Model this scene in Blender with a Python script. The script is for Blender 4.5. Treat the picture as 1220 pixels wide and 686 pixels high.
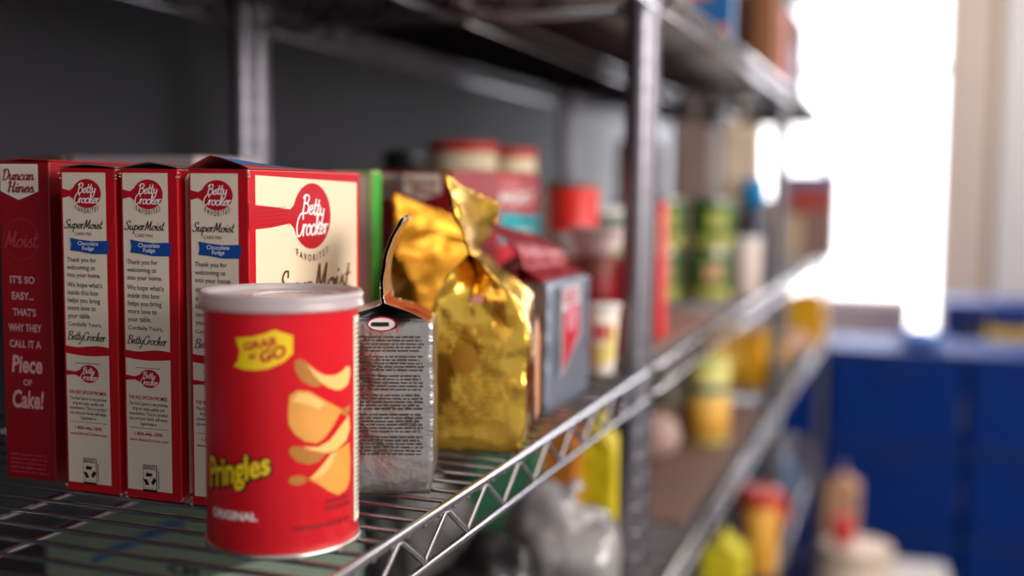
import bpy, bmesh, math, random
from mathutils import Vector, Matrix, noise
for o in list(bpy.data.objects): bpy.data.objects.remove(o)
SC = bpy.context.scene
COL = SC.collection
PI = math.pi
SH = 1.2                                   # height of the shelf the camera looks at

# ------------------------------------------------------------------ camera
cam_d = bpy.data.cameras.new('camera'); cam = bpy.data.objects.new('camera', cam_d); COL.objects.link(cam)
cam_d.lens = 40.0; cam_d.sensor_width = 36; cam_d.clip_start = .02; cam_d.clip_end = 60
cam.matrix_world = (Matrix.Translation((0, 0, SH + .176)) @ Matrix.Rotation(math.radians(19.5), 4, 'Z')
                    @ Matrix.Rotation(math.radians(90 - 4.97), 4, 'X') @ Matrix.Rotation(math.radians(.6), 4, 'Z'))
cam_d.dof.use_dof = True; cam_d.dof.focus_distance = .630; cam_d.dof.aperture_fstop = 2.4
SC.camera = cam

# ------------------------------------------------------------------ world, lights, exposure
W = bpy.data.worlds.new('daylight'); SC.world = W; W.use_nodes = True
W.node_tree.nodes['Background'].inputs[0].default_value = (.93, .95, 1, 1)
W.node_tree.nodes['Background'].inputs[1].default_value = .5
def area(name, loc, rot, sx, sy, power, col=(1, 1, 1)):
    l = bpy.data.lights.new(name, 'AREA'); l.shape = 'RECTANGLE'; l.size = sx; l.size_y = sy; l.energy = power; l.color = col
    o = bpy.data.objects.new(name, l); o.location = loc; o.rotation_euler = rot; COL.objects.link(o); return o
area('daylight_side_window', (2.40, .15, 2.02), (0, math.radians(75), 0), .95, 2.3, 56, (1, .95, .89))
area('daylight_far_window', (-.2, 4.85, 1.75), (math.radians(-90), 0, 0), 1.0, 1.7, 28, (.93, .95, 1))
area('ceiling_lamp_light', (1.0, 1.6, 2.72), (0, 0, 0), .6, 1.2, 12, (1, .96, .9))
area('far_ceiling_lamp_light', (1.0, 3.9, 2.72), (0, 0, 0), .6, 1.2, 26, (1, .95, .9))  # unseen fill added to brighten the far wall and window trim
SC.view_settings.view_transform = 'Standard'; SC.view_settings.look = 'None'
SC.view_settings.exposure = .12; SC.view_settings.gamma = 1; SC.view_settings.use_curve_mapping = False

# ------------------------------------------------------------------ materials
def L(c):                                   # sRGB 0-255 to linear
    return tuple((v / 255 / 12.92 if v / 255 <= .04045 else ((v / 255 + .055) / 1.055) ** 2.4) for v in c)
MATS = {}
def mat(name, rgb, rough=.5, metal=0, bump=0, scale=60, var=0, emit=0, trans=0, alpha=1, spec=.5, coat=0, dist=.002, detail=3, vscale=None, stretch=None):
    if name in MATS: return MATS[name]
    m = bpy.data.materials.new(name); m.use_nodes = True; nt = m.node_tree; b = nt.nodes['Principled BSDF']
    c = L(rgb) + (1,)
    b.inputs['Base Color'].default_value = c; b.inputs['Roughness'].default_value = rough; b.inputs['Metallic'].default_value = metal
    b.inputs['Specular IOR Level'].default_value = spec; b.inputs['Coat Weight'].default_value = coat
    b.inputs['Transmission Weight'].default_value = trans; b.inputs['Alpha'].default_value = alpha
    if emit: b.inputs['Emission Color'].default_value = c; b.inputs['Emission Strength'].default_value = emit
    tc = nt.nodes.new('ShaderNodeTexCoord'); src = tc.outputs['Object']
    if stretch:
        mp = nt.nodes.new('ShaderNodeMapping'); mp.inputs['Scale'].default_value = stretch
        nt.links.new(src, mp.inputs[0]); src = mp.outputs[0]
    n = nt.nodes.new('ShaderNodeTexNoise'); n.inputs['Scale'].default_value = scale; n.inputs['Detail'].default_value = detail
    nt.links.new(src, n.inputs['Vector'])
    if bump:
        bp = nt.nodes.new('ShaderNodeBump'); bp.inputs['Strength'].default_value = bump; bp.inputs['Distance'].default_value = dist
        nt.links.new(n.outputs['Fac'], bp.inputs['Height']); nt.links.new(bp.outputs[0], b.inputs['Normal'])
    if var:
        n2 = nt.nodes.new('ShaderNodeTexNoise'); n2.inputs['Scale'].default_value = vscale or scale; n2.inputs['Detail'].default_value = 4
        nt.links.new(src, n2.inputs['Vector'])
        mx = nt.nodes.new('ShaderNodeMix'); mx.data_type = 'RGBA'
        mx.inputs[6].default_value = c; mx.inputs[7].default_value = tuple(v * (1 - var) for v in c[:3]) + (1,)
        nt.links.new(n2.outputs['Fac'], mx.inputs[0]); nt.links.new(mx.outputs[2], b.inputs['Base Color'])
    MATS[name] = m; return m
chrome = mat('chrome_wire', (176, 174, 178), .27, 1, .25, 180, dist=.0006)
post_chrome = mat('post_chrome', (132, 128, 134), .36, 1, .1, 140, dist=.0004)
chrome_dull = mat('galvanised_wire', (96, 92, 92), .34, 1, .3, 140, dist=.0008)  # same chrome darkened, putting the shelf undersides' shade into the colour
collar_m = mat('grey_collar', (70, 76, 84), .4)
red_card = mat('red_printed_card', (200, 8, 26), .36, 0, .12, 260, .10, spec=.45, dist=.0006)
dred_card = mat('dark_red_printed_card', (150, 6, 22), .4, 0, .12, 260, .12, dist=.0006)
cream = mat('cream_print', (240, 222, 200), .45, 0, .1, 260, .05, dist=.0005)
cream2 = mat('warm_cream_print', (244, 220, 186), .4, 0, .1, 12, .10, dist=.0005)
red_ink = mat('red_ink', (190, 8, 30), .35)
dred_ink = mat('deep_red_ink', (140, 4, 20), .4)
black_ink = mat('black_ink', (22, 18, 20), .45)
brown_ink = mat('brown_ink', (104, 48, 18), .45)
grey_ink = mat('grey_ink', (70, 62, 58), .5)
white_ink = mat('white_ink', (245, 240, 236), .4)
pale_ink = mat('pale_pink_ink', (222, 160, 160), .5)
faint_ink = mat('faint_red_ink', (176, 58, 66), .5)
blue_ink = mat('blue_ink', (18, 74, 156), .38)
sky_ink = mat('light_blue_ink', (40, 120, 180), .4)
board = mat('raw_board', (196, 178, 158), .8, 0, .2, 200, .2)
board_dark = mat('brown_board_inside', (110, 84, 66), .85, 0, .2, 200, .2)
carton_brown = mat('brown_corrugated_card', (120, 84, 60), .85, 0, .2, 40, .25)
can_red = mat('red_can_print', (222, 18, 34), .33, spec=.5, bump=.03, scale=40)
foil_gold = mat('gold_foil', (255, 204, 84), .24, 1, .6, 42, .12, dist=.004, detail=4)
foil_gold_b = mat('gold_yellow_foil', (216, 150, 26), .42, .6, .4, 40, .1, dist=.004)
foil_silver = mat('silver_foil', (190, 184, 180), .30, 1, .8, 55, .12, dist=.003, detail=5)
foil_blue = mat('blue_grey_foil', (150, 158, 174), .42, .85, .4, 50, .1, dist=.003)
foil_red = mat('red_foil', (160, 14, 34), .33, .35, .5, 60, .15, dist=.003)
lid_plastic = mat('clear_frosted_plastic', (236, 228, 228), .26, trans=.55, spec=.5)
teal = mat('teal_print', (0, 160, 170), .45)
green_p = mat('green_print', (60, 170, 50), .45)
white_p = mat('white_plastic', (232, 226, 220), .4)
tin_rim = mat('tin_rim', (215, 205, 198), .3, 1)

# ------------------------------------------------------------------ mesh helpers
def tag(o, label=None, cat=None, group=None, kind=None):
    if label: o['label'] = label
    if cat: o['category'] = cat
    if group: o['group'] = group
    if kind: o['kind'] = kind
    return o
def empty(name, loc, rz, label, cat, group=None):
    o = bpy.data.objects.new(name, None); o.empty_display_size = .02; COL.objects.link(o)
    o.location = loc; o.rotation_euler = (0, 0, rz); return tag(o, label, cat, group)
def obj(name, me, m, parent=None, smooth=False):
    if smooth and len(me.polygons): me.polygons.foreach_set('use_smooth', [True] * len(me.polygons))
    if m and not me.materials: me.materials.append(m)
    o = bpy.data.objects.new(name, me); COL.objects.link(o)
    if parent: o.parent = parent
    return o
def mk(name, vs, fs):
    me = bpy.data.meshes.new(name); me.from_pydata([tuple(v) for v in vs], [], fs); me.update(); return me
def bm_me(name, bm):
    me = bpy.data.meshes.new(name); bm.to_mesh(me); bm.free(); return me
def a_box(bm, x0, x1, y0, y1, z0, z1, bev=0, rz=0):
    r = bmesh.ops.create_cube(bm, size=1)
    M = Matrix.Translation(((x0 + x1) / 2, (y0 + y1) / 2, (z0 + z1) / 2)) @ Matrix.Rotation(rz, 4, 'Z') @ Matrix.Diagonal((x1 - x0, y1 - y0, z1 - z0, 1))
    bmesh.ops.transform(bm, matrix=M, verts=r['verts'])
    if bev:
        es = list({e for v in r['verts'] for e in v.link_edges})
        bmesh.ops.bevel(bm, geom=es, offset=bev, segments=2, affect='EDGES', profile=.5)
def boxme(name, *a, **k):
    bm = bmesh.new(); a_box(bm, *a, **k); return bm_me(name, bm)
def a_tube(bm, pts, r, n=8, cap=True):
    pts = [Vector(p) for p in pts]; rings = []
    for i, p in enumerate(pts):
        if i == 0: t = pts[1] - p
        elif i == len(pts) - 1: t = p - pts[i - 1]
        else: t = (pts[i + 1] - p).normalized() + (p - pts[i - 1]).normalized()
        t.normalize(); up = Vector((0, 0, 1)) if abs(t.z) < .9 else Vector((1, 0, 0))
        if abs(t.z) < 1e-3 and abs(t.x) < 1e-3: up = Vector((1, 0, 0))
        s = t.cross(up).normalized(); u = s.cross(t)
        rings.append([bm.verts.new(p + s * (math.cos(2 * PI * k / n) * r) + u * (math.sin(2 * PI * k / n) * r)) for k in range(n)])
    for a, b in zip(rings, rings[1:]):
        for k in range(n): bm.faces.new((a[k], a[(k + 1) % n], b[(k + 1) % n], b[k])).smooth = True
    if cap: bm.faces.new(rings[0][::-1]); bm.faces.new(rings[-1])
def lathe(name, prof, n=32, sx=1, sy=1):
    vs, fs = [], []
    for r, z in prof:
        for k in range(n):
            a = 2 * PI * k / n; vs.append((r * sx * math.cos(a), r * sy * math.sin(a), z))
    for i in range(len(prof) - 1):
        for k in range(n):
            fs.append((i * n + k, i * n + (k + 1) % n, (i + 1) * n + (k + 1) % n, (i + 1) * n + k))
    fs.append(tuple(range(n))[::-1]); fs.append(tuple(range((len(prof) - 1) * n, len(prof) * n)))
    return mk(name, vs, fs)
def map_mesh(bm, fn, step=None, vstep=None):          # cut a flat mesh at regular u, then bend it with fn(u, v)
    if step and bm.verts:
        lo = min(v.co.x for v in bm.verts); hi = max(v.co.x for v in bm.verts); u = math.floor(lo / step) * step + step
        while u < hi:
            bmesh.ops.bisect_plane(bm, geom=bm.verts[:] + bm.edges[:] + bm.faces[:], plane_co=(u, 0, 0), plane_no=(1, 0, 0)); u += step
    for v in bm.verts:
        u, w, z = v.co
        if z > .5:
            p = fn(u, w); v.co = p + (fn(u + 1e-4, w) - p).cross(fn(u, w + 1e-4) - p).normalized() * 4e-5
        else: v.co = fn(u, w)
def plate(name, poly, fn, m, parent, step=None, label=None):       # flat printed shape
    bm = bmesh.new(); f = bm.faces.new([bm.verts.new((u, v, 0)) for u, v in poly])
    if f.normal.z < 0: bmesh.ops.reverse_faces(bm, faces=[f])
    f.normal_update()
    if f.normal.z < 0: f.normal_flip()
    bmesh.ops.triangulate(bm, faces=bm.faces[:])
    map_mesh(bm, fn, step)
    o = obj(name, bm_me(name, bm), m, parent)
    if label: o['label'] = label
    return o
def rect(u0, v0, u1, v1): return [(u0, v0), (u1, v0), (u1, v1), (u0, v1)]
def ell(cu, cv, ru, rv, n=28): return [(cu + ru * math.cos(2 * PI * k / n), cv + rv * math.sin(2 * PI * k / n)) for k in range(n)]
TC = {}
def text_bm(s, bold=0, shear=0, align='CENTER', line=1.0, spc=1.0):
    key = (s, bold, shear, align, line, spc)
    if key not in TC:
        cu = bpy.data.curves.new('letters', 'FONT'); cu.body = s; cu.size = 1; cu.offset = bold; cu.shear = shear
        cu.align_x = align; cu.space_line = line; cu.space_character = spc; cu.resolution_u = 3; cu.fill_mode = 'FRONT'
        o = bpy.data.objects.new('letters', cu); COL.objects.link(o); bpy.context.view_layer.update()
        me = bpy.data.meshes.new_from_object(o.evaluated_get(bpy.context.evaluated_depsgraph_get()))
        bpy.data.objects.remove(o); bpy.data.curves.remove(cu); TC[key] = me
    bm = bmesh.new(); bm.from_mesh(TC[key])
    xs = [v.co.x for v in bm.verts]; ys = [v.co.y for v in bm.verts]
    x0, x1, y0, y1 = min(xs), max(xs), min(ys), max(ys)
    for v in bm.verts: v.co.x = (v.co.x - x0) / (x1 - x0); v.co.y = (v.co.y - y0) / (y1 - y0)
    return bm
GL = {
 'a': (1.2, [[(.9,.85),(.5,1),(.1,.6),(.2,.05),(.6,.1),(.9,.6),(.95,1),(.9,.3),(1.05,0),(1.3,.2)]]),
 'c': (.95, [[(.85,.8),(.55,1),(.1,.6),(.2,.05),(.6,0),(1.0,.3)]]),
 'e': (.95, [[(.1,.45),(.6,.55),(.75,.85),(.5,1),(.12,.6),(.2,.08),(.55,0),(1.0,.35)]]),
 'i': (.6, [[(.1,.6),(.3,1),(.25,.3),(.4,0),(.7,.25)],[(.35,1.45),(.38,1.5)]]),
 'k': (1.0, [[(.1,.5),(.35,1.6),(.4,2),(.25,1.8),(.15,0)],[(.2,.5),(.7,1),(.65,.6),(.3,.5),(.6,.1),(.9,0),(1.1,.25)]]),
 'n': (1.1, [[(0,.7),(.2,1),(.2,0)],[(.2,.6),(.55,1),(.8,.85),(.75,.2),(.9,0),(1.15,.25)]]),
 'o': (1.0, [[(.6,1),(.15,.75),(.12,.2),(.5,0),(.85,.3),(.85,.8),(.6,1),(.75,.8),(1.1,.85)]]),
 'p': (1.05, [[(.1,.8),(.25,1),(.15,-.9)],[(.2,.6),(.55,1),(.9,.7),(.75,.1),(.25,.1)]]),
 'r': (.75, [[(0,.7),(.2,1),(.2,0)],[(.2,.55),(.45,.95),(.75,.95)]]),
 's': (.85, [[(0,.2),(.45,1.05),(.5,.7),(.75,.4),(.6,.02),(.15,.05)]]),
 't': (.65, [[(.35,1.8),(.2,.3),(.4,0),(.7,.25)],[(0,1.1),(.65,1.2)]]),
 'u': (1.15, [[(0,.7),(.2,1),(.15,.3),(.4,0),(.75,.4),(.85,1),(.8,.25),(.95,0),(1.2,.25)]]),
 'y': (1.05, [[(0,.7),(.2,1),(.15,.4),(.4,.1),(.75,.4),(.85,1),(.75,-.3),(.45,-.95),(.1,-.7)]]),
 'B': (1.35, [[(.35,1.9),(.2,0)],[(0,1.6),(.4,2.0),(1.0,2.0),(1.15,1.55),(.8,1.15),(.4,1.05)],[(.4,1.05),(1.0,1.05),(1.25,.6),(1.0,.05),(.45,-.05),(.1,.15)]]),
 'C': (1.3, [[(1.25,1.55),(1.15,1.95),(.7,2),(.2,1.4),(.1,.6),(.4,0),(.9,.05),(1.3,.5)]]),
 'D': (1.5, [[(.4,1.9),(.25,0)],[(0,1.6),(.5,2.05),(1.1,1.8),(1.35,1.1),(1.1,.3),(.6,-.05),(.1,.1)]]),
 'H': (1.45, [[(.1,1.7),(.4,2),(.3,0)],[(1.2,2),(1.05,.3),(1.2,0),(1.4,.2)],[(.3,1),(1.15,1.1)]]),
 'M': (1.75, [[(0,0),(.2,.1),(.45,2.0)],[(.45,2),(.82,.3)],[(.82,.3),(1.4,2.0)],[(1.4,2),(1.35,.3),(1.5,0),(1.75,.2)]]),
 'S': (1.25, [[(1.2,1.6),(1.1,2),(.6,1.95),(.35,1.5),(.7,1.1),(1.05,.7),(.9,.1),(.4,-.05),(0,.3)]]),
 '.': (.4, [[(.1,.05),(.14,.08)]])}
def script_bm(s, wid=.13, shear=.3):            # brush lettering drawn as smooth strokes
    bm = bmesh.new(); x0 = 0
    for ch in s:
        adv, strokes = GL[ch]
        for stt in strokes:
            P = [Vector((x + x0, y)) for x, y in stt]; Q = [P[0] * 2 - P[1]] + P + [P[-1] * 2 - P[-2]]; pts = []
            for i in range(1, len(Q) - 2):
                for k in range(5):
                    t = k / 5; a, b, c, d = Q[i - 1:i + 3]
                    pts.append(.5 * ((2 * b) + (c - a) * t + (2 * a - 5 * b + 4 * c - d) * t * t + (3 * b - a - 3 * c + d) * t ** 3))
            pts.append(P[-1]); prev = None
            for i, p in enumerate(pts):
                d = (pts[min(i + 1, len(pts) - 1)] - pts[max(i - 1, 0)])
                if d.length < 1e-6: d = Vector((1, 0))
                d.normalize(); w = wid * (.72 + .45 * abs(d.y)); e = Vector((-d.y, d.x)) * w
                q = p + (d * -w * .6 if i == 0 else d * w * .6 if i == len(pts) - 1 else Vector((0, 0)))
                cur = (bm.verts.new((q.x - e.x, q.y - e.y, 0)), bm.verts.new((q.x, q.y, 1)), bm.verts.new((q.x + e.x, q.y + e.y, 0)))
                if prev:
                    bm.faces.new((prev[0], cur[0], cur[1], prev[1])); bm.faces.new((prev[1], cur[1], cur[2], prev[2]))
                prev = cur
        x0 += adv
    for v in bm.verts: v.co.x += v.co.y * shear
    xs = [v.co.x for v in bm.verts]; ys = [v.co.y for v in bm.verts]; a, b, c, d = min(xs), max(xs), min(ys), max(ys)
    for v in bm.verts: v.co.x = (v.co.x - a) / (b - a); v.co.y = (v.co.y - c) / (d - c)
    return bm
def text(s, quad, fn, m, parent, bold=0, shear=0, align='CENTER', step=None, name='lettering', line=1.0, arc=0, spc=1.0, wave=0, brush=0):
    # quad = (bottom left, bottom right, top right, top left) in the face's own u, v
    bm = script_bm(s, brush, shear) if brush else text_bm(s, bold, shear, align, line, spc)
    if len(quad) == 4 and not hasattr(quad[0], '__len__'): quad = rect(*quad)
    A, B, Cc, D = [Vector(q) for q in quad]
    for v in bm.verts:
        a, b = v.co.x, v.co.y
        p = A * (1 - a) * (1 - b) + B * a * (1 - b) + Cc * a * b + D * (1 - a) * b
        p.y += arc * ((2 * a - 1) ** 2) + wave * math.sin(a * PI)
        v.co.x, v.co.y = p.x, p.y
    map_mesh(bm, fn, step)
    return obj(name, bm_me(name, bm), m, parent)
def greek(parent, fn, u0, u1, v0, v1, n, m, seed=0, fill=.62, step=None, name='fine_print', ragged=.15):   # print too small to read: rows of little word bars
    rnd = random.Random(seed); bm = bmesh.new(); dv = (v1 - v0) / n
    for i in range(n):
        v = v1 - dv * (i + .5); u = u0; end = u1 - rnd.random() * ragged * (u1 - u0)
        while u < end:
            w = min(dv * rnd.uniform(.7, 3.2), end - u)
            if w < dv * .3: break
            h = dv * fill / 2 * rnd.uniform(.75, 1)
            bm.faces.new([bm.verts.new(p + (0,)) for p in rect(u, v - h, u + w, v + h)]); u += w + dv * .35
    map_mesh(bm, fn, step); return obj(name, bm_me(name, bm), m, parent)
def front(w, off=.0):                        # face frame of the side that looks to -Y, u from the left edge
    return lambda n: (lambda u, v: Vector((u - w / 2, -n, v)))
def side(w):                                 # face frame of the side that looks to +X, u from the front edge
    return lambda n: (lambda u, v: Vector((w / 2 + n, u, v)))
def topf(w):
    return lambda z: (lambda u, v: Vector((u - w / 2, v, z)))
def copy_tree(o, parent=None):
    c = o.copy(); COL.objects.link(c)
    if parent: c.parent = parent
    for ch in list(o.children): copy_tree(ch, c)
    return c

# ------------------------------------------------------------------ the room
wall_dark = mat('charcoal_wall_paint', (36, 35, 41), .7, 0, .12, 30, .12)
wall_pale = mat('pale_wall_paint', (214, 208, 206), .75, 0, .1, 30, .05)
beige_trim = mat('beige_window_trim', (206, 186, 170), .6, 0, .05, 20, .06)
floor_m = mat('grey_vinyl_floor', (120, 116, 112), .5, 0, .1, 8, .15)
def struct(name, me, m): o = obj(name, me, m); o['kind'] = 'structure'; return o
struct('floor', boxme('floor', -1.0, 2.7, -1.6, 5.3, -.08, 0), floor_m)
struct('ceiling', boxme('ceiling', -1.0, 2.7, -1.6, 5.3, 2.8, 2.9), wall_pale)
struct('wall_left', boxme('wall_left', -.9, -.80, -1.6, 2.62, 0, 2.8), wall_dark)
struct('wall_left_end', boxme('wall_left_end', -1.0, -.86, 2.62, 5.2, 0, 2.8), mat('grey_wall_paint', (128, 130, 136), .75))
WX0, WX1, WZ0, WZ1, WY = -.66, .10, .745, 2.6, 5.0
bm = bmesh.new()
a_box(bm, -1.0, WX0, WY, WY + .12, 0, 2.8); a_box(bm, WX1, 2.7, WY, WY + .12, 0, 2.8)
a_box(bm, WX0, WX1, WY, WY + .12, 0, WZ0); a_box(bm, WX0, WX1, WY, WY + .12, WZ1, 2.8)
struct('wall_far', bm_me('wall_far', bm), wall_pale)
bm = bmesh.new()
a_box(bm, 2.5, 2.62, -1.6, -1.1, 0, 2.8); a_box(bm, 2.5, 2.62, 1.4, 5.12, 0, 2.8); a_box(bm, 2.5, 2.62, -1.1, 1.4, 0, 1.5); a_box(bm, 2.5, 2.62, -1.1, 1.4, 2.5, 2.8)
struct('wall_right', bm_me('wall_right', bm), wall_pale)
sky_m = mat('bright_overcast_daylight', (250, 251, 255), 1, emit=3.2)
glass = mat('window_glass', (250, 250, 255), .02, trans=1, alpha=.12)
w1 = struct('window_1', boxme('window_1', WX0, WX1, WY + .05, WY + .056, WZ0, WZ1), sky_m)
w1['label'] = 'overexposed bright window pane at the far end of the room'
f = bmesh.new()
for z0, z1 in ((WZ0, WZ0 + .03), (1.872, 1.902), (WZ1 - .03, WZ1)): a_box(f, WX0, WX1, WY + .005, WY + .045, z0, z1)
for x0, x1 in ((WX0, WX0 + .025), (WX1 - .012, WX1)): a_box(f, x0, x1, WY + .005, WY + .045, WZ0, WZ1)
obj('window_frame', bm_me('window_frame', f), mat('white_frame', (240, 238, 236), .5), w1)
w2 = struct('window_2', boxme('window_2', 2.54, 2.546, -1.1, 1.4, 1.5, 2.5), sky_m)
w2['label'] = 'side window on the aisle, outside the picture'
struct('trim_1', boxme('trim_1', WX1, .262, WY - .03, WY, 0, 2.8, bev=.006), beige_trim)
struct('trim_2', boxme('trim_2', .262, .30, WY - .012, WY, 0, 2.8), mat('shaded_reveal', (150, 128, 108), .7))  # darker strip between window trim and wall
struct('baseboard_far', boxme('baseboard_far', .30, 2.5, WY - .015, WY, 0, .12), beige_trim)
struct('trim_3', boxme('trim_3', WX0 - .04, WX1 + .0, WY - .06, WY, WZ0 - .035, WZ0), beige_trim)

# ------------------------------------------------------------------ wire shelving
XF, XB = -.242, -.70                          # front and back edges of every shelf
LEVELS = [.28, .623, .955, SH, 1.577, 1.93]  # topmost level is unseen, added to darken the shelves below
def rail_bm(bm, p, q, drop=.0265, rt=.0027, rb=.0023, rz=.0016, period=.0617, phase=0, zig=True):
    p, q = Vector(p), Vector(q); d = (q - p); ln = d.length; d.normalize()
    a_tube(bm, [p, q], rt, 10)
    a_tube(bm, [p - Vector((0, 0, drop)), q - Vector((0, 0, drop))], rb, 8)
def zig_bm(bm, p, q, drop=.0265, r=.0016, period=.0617, phase=0):
    p, q = Vector(p), Vector(q); d = (q - p); ln = d.length; d.normalize(); pts = []; s = phase - period; k = 0
    while s < ln:
        for ss, z in ((s, -.0045), (s + period * .035, -.0036), (s + period * .07, -.0045), (s + period * .5, -drop + .0042), (s + period * .535, -drop + .0034), (s + period * .57, -drop + .0042)):
            if .004 < ss < ln - .004: pts.append(p + d * ss + Vector((0, 0, z)))
        s += period
    a_tube(bm, pts, r, 6)
def post_me():
    prof = [(.0127, 0)]; z = .02
    while z < 1.99:
        prof += [(.0127, z - .0025), (.0127, z - .0011), (.0127, z - .0009), (.0122, z - .0003), (.0122, z + .0003), (.0127, z + .0009), (.0127, z + .0011), (.0127, z + .0025)]; z += .0254
    prof += [(.0127, 2.0), (.009, 2.004)]
    return lathe('post', prof, 20)
POST = post_me(); POST.materials.append(post_chrome)
POST.polygons.foreach_set('use_smooth', [True] * len(POST.polygons))
COLLAR = lathe('collar', [(.0132, -.036), (.0149, -.036), (.0149, -.03), (.0142, .006), (.0132, .006)], 24); COLLAR.materials.append(post_chrome)
FOOT = lathe('foot', [(.02, 0), (.02, .008), (.008, .012), (.008, .03)], 20); FOOT.materials.append(collar_m)
def unit(y0, y1, label, near=False):
    u = empty('wire_shelving_unit', (0, 0, 0), 0, label, 'shelving')
    pys = (y0 + .008, y1 - .008)
    for x in (XF - .015, XB + .0):
        for y in pys:
            o = obj('post', POST, None, u); o.location = (x, y, .03)
            g = obj('foot', FOOT, None, o); g.location = (0, 0, -.03)
    for li, z in enumerate(LEVELS):
        sh = bmesh.new(); zt = z - .0008
        a0, a1 = y0 + .008, y1 - .008
        rail_bm(sh, (XF, a0, zt), (XF, a1 - .006, zt)); rail_bm(sh, (XB, a0, zt), (XB, a1, zt))
        rail_bm(sh, (XB, a0, zt), (XF, a0, zt)); rail_bm(sh, (XB, a1, zt), (XF, a1, zt))
        for xm in (-.4625,): rail_bm(sh, (xm, a0, zt - .0038), (xm, a1, zt - .0038), drop=.02, rt=.0022, rb=.0022)
        deck = obj('shelf', bm_me('shelf', sh), chrome, u, True)
        zb = bmesh.new(); ph = (.5137 - a0) % .0617
        zig_bm(zb, (XF, a0, zt), (XF, a1 - .006, zt), phase=ph); obj('zigzag_wire', bm_me('zigzag_wire', zb), chrome, deck)
        zb = bmesh.new(); zig_bm(zb, (XB, a0, zt), (XB, a1, zt), phase=.02); obj('zigzag_wire', bm_me('zigzag_wire', zb), chrome, deck)
        for ya in (a0, a1):
            zb = bmesh.new(); zig_bm(zb, (XB, ya, zt), (XF, ya, zt), phase=.02); obj('zigzag_wire', bm_me('zigzag_wire', zb), chrome, deck)
        # cross wires, front to back
        n = int((a1 - a0) / .0205); k0 = (.5042 - a0) % .0205
        ys = [a0 + k0 + i * .0205 for i in range(n) if a0 + .006 < a0 + k0 + i * .0205 < a1 - .006]
        if near and z == SH:
            wb = bmesh.new(); a_tube(wb, [(XB, 0, 0), (XF - .001, 0, 0), (XF, 0, -.0006), (XF + .0014, 0, -.003)], .00150, 8); wm = bm_me('cross_wire', wb); wm.materials.append(chrome)
            for y in ys:
                o = obj('cross_wire', wm, None, deck); o.location = (0, y, z - .0015)
        else:
            wb = bmesh.new()
            for y in ys: a_tube(wb, [(XB, y, z - .0015), (XF, y, z - .0015)], .00150, 5)
            o = obj('cross_wires', bm_me('cross_wires', wb), chrome_dull, deck); o['kind'] = 'stuff'
        for x in (XF - .015, XB):
            for y in pys:
                o = obj('collar', COLLAR, None, u); o.location = (x, y, z)
    return u
unit(-.112, 1.094, 'near chrome wire shelving unit holding the red cake mix boxes and the crisps can', True)
unit(1.108, 2.312, 'middle chrome wire shelving unit beyond the double post, holding blurred jars and bottles')
unit(2.326, 3.56, 'furthest chrome wire shelving unit, ending beside the stacked blue totes')

# ------------------------------------------------------------------ cake mix boxes
BW, BD, BH = .0378, .128, .185
def chips_of_board(parent, w, d, h, seed):
    rnd = random.Random(seed); bm = bmesh.new()
    for x in (-w / 2, w / 2):
        for z in (0, h):
            for q in range(3):
                s = rnd.uniform(.0003, .0007); cx, cz = x + rnd.uniform(-.0006, .0006), z + (rnd.uniform(0, .004) if z == 0 else -rnd.uniform(0, .006))
                a_box(bm, cx - s, cx + s, -.0004, .0008, cz - s * .7, cz + s * .7, rz=rnd.uniform(-.4, .4))
    o = obj('worn_corners', bm_me('worn_corners', bm), board, parent); o['kind'] = 'stuff'; return o
def carton_body(name, w, d, h, m, parent, bev=.0007):
    bm = bmesh.new(); a_box(bm, -w / 2, w / 2, 0, d, 0, h, bev=bev); return obj(name, bm_me(name, bm), m, parent, False)
def flap_sheet(parent, w, d, h, lift, peak, m, stripe=None, open_to=.5, mid=.3):
    # thin top flap, raised at the front with a crease at 'peak' of the width
    vs = []; N = 10; K = 8
    for j in range(N + 1):
        t = j / N; y = d * t; a = max(0, 1 - t / open_to) ** 1.4 * lift
        for i in range(K + 1):
            s = i / K; hgt = a * (s / peak if s < peak else (1 - s) / (1 - peak) * (1 - mid) + mid * (1 - s) ** .5 / (1 - peak) ** .5)
            vs.append((-w / 2 + w * s, y - .0004, h + .0004 + hgt))
    n0 = len(vs); vs += [(x, y, z + .0005) for x, y, z in vs]; fs = []
    idx = lambda j, i, o=0: o + j * (K + 1) + i
    for j in range(N):
        for i in range(K):
            fs.append((idx(j, i), idx(j + 1, i), idx(j + 1, i + 1), idx(j, i + 1)))
            fs.append((idx(j, i, n0), idx(j, i + 1, n0), idx(j + 1, i + 1, n0), idx(j + 1, i, n0)))
    for i in range(K):
        fs.append((idx(0, i), idx(0, i + 1), idx(0, i + 1, n0), idx(0, i, n0))); fs.append((idx(N, i + 1), idx(N, i), idx(N, i, n0), idx(N, i + 1, n0)))
    for j in range(N):
        fs.append((idx(j + 1, 0), idx(j, 0), idx(j, 0, n0), idx(j + 1, 0, n0))); fs.append((idx(j, K), idx(j + 1, K), idx(j + 1, K, n0), idx(j, K, n0)))
    me = mk('top_flap', vs, fs); me.materials.append(m); me.materials.append(stripe or m)
    if stripe:
        for p in me.polygons:
            c = p.center
            if p.normal.z > .5 and -w * .25 < c.x < w * .36: p.material_index = 1
    return obj('top_flap', me, None, parent)
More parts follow.
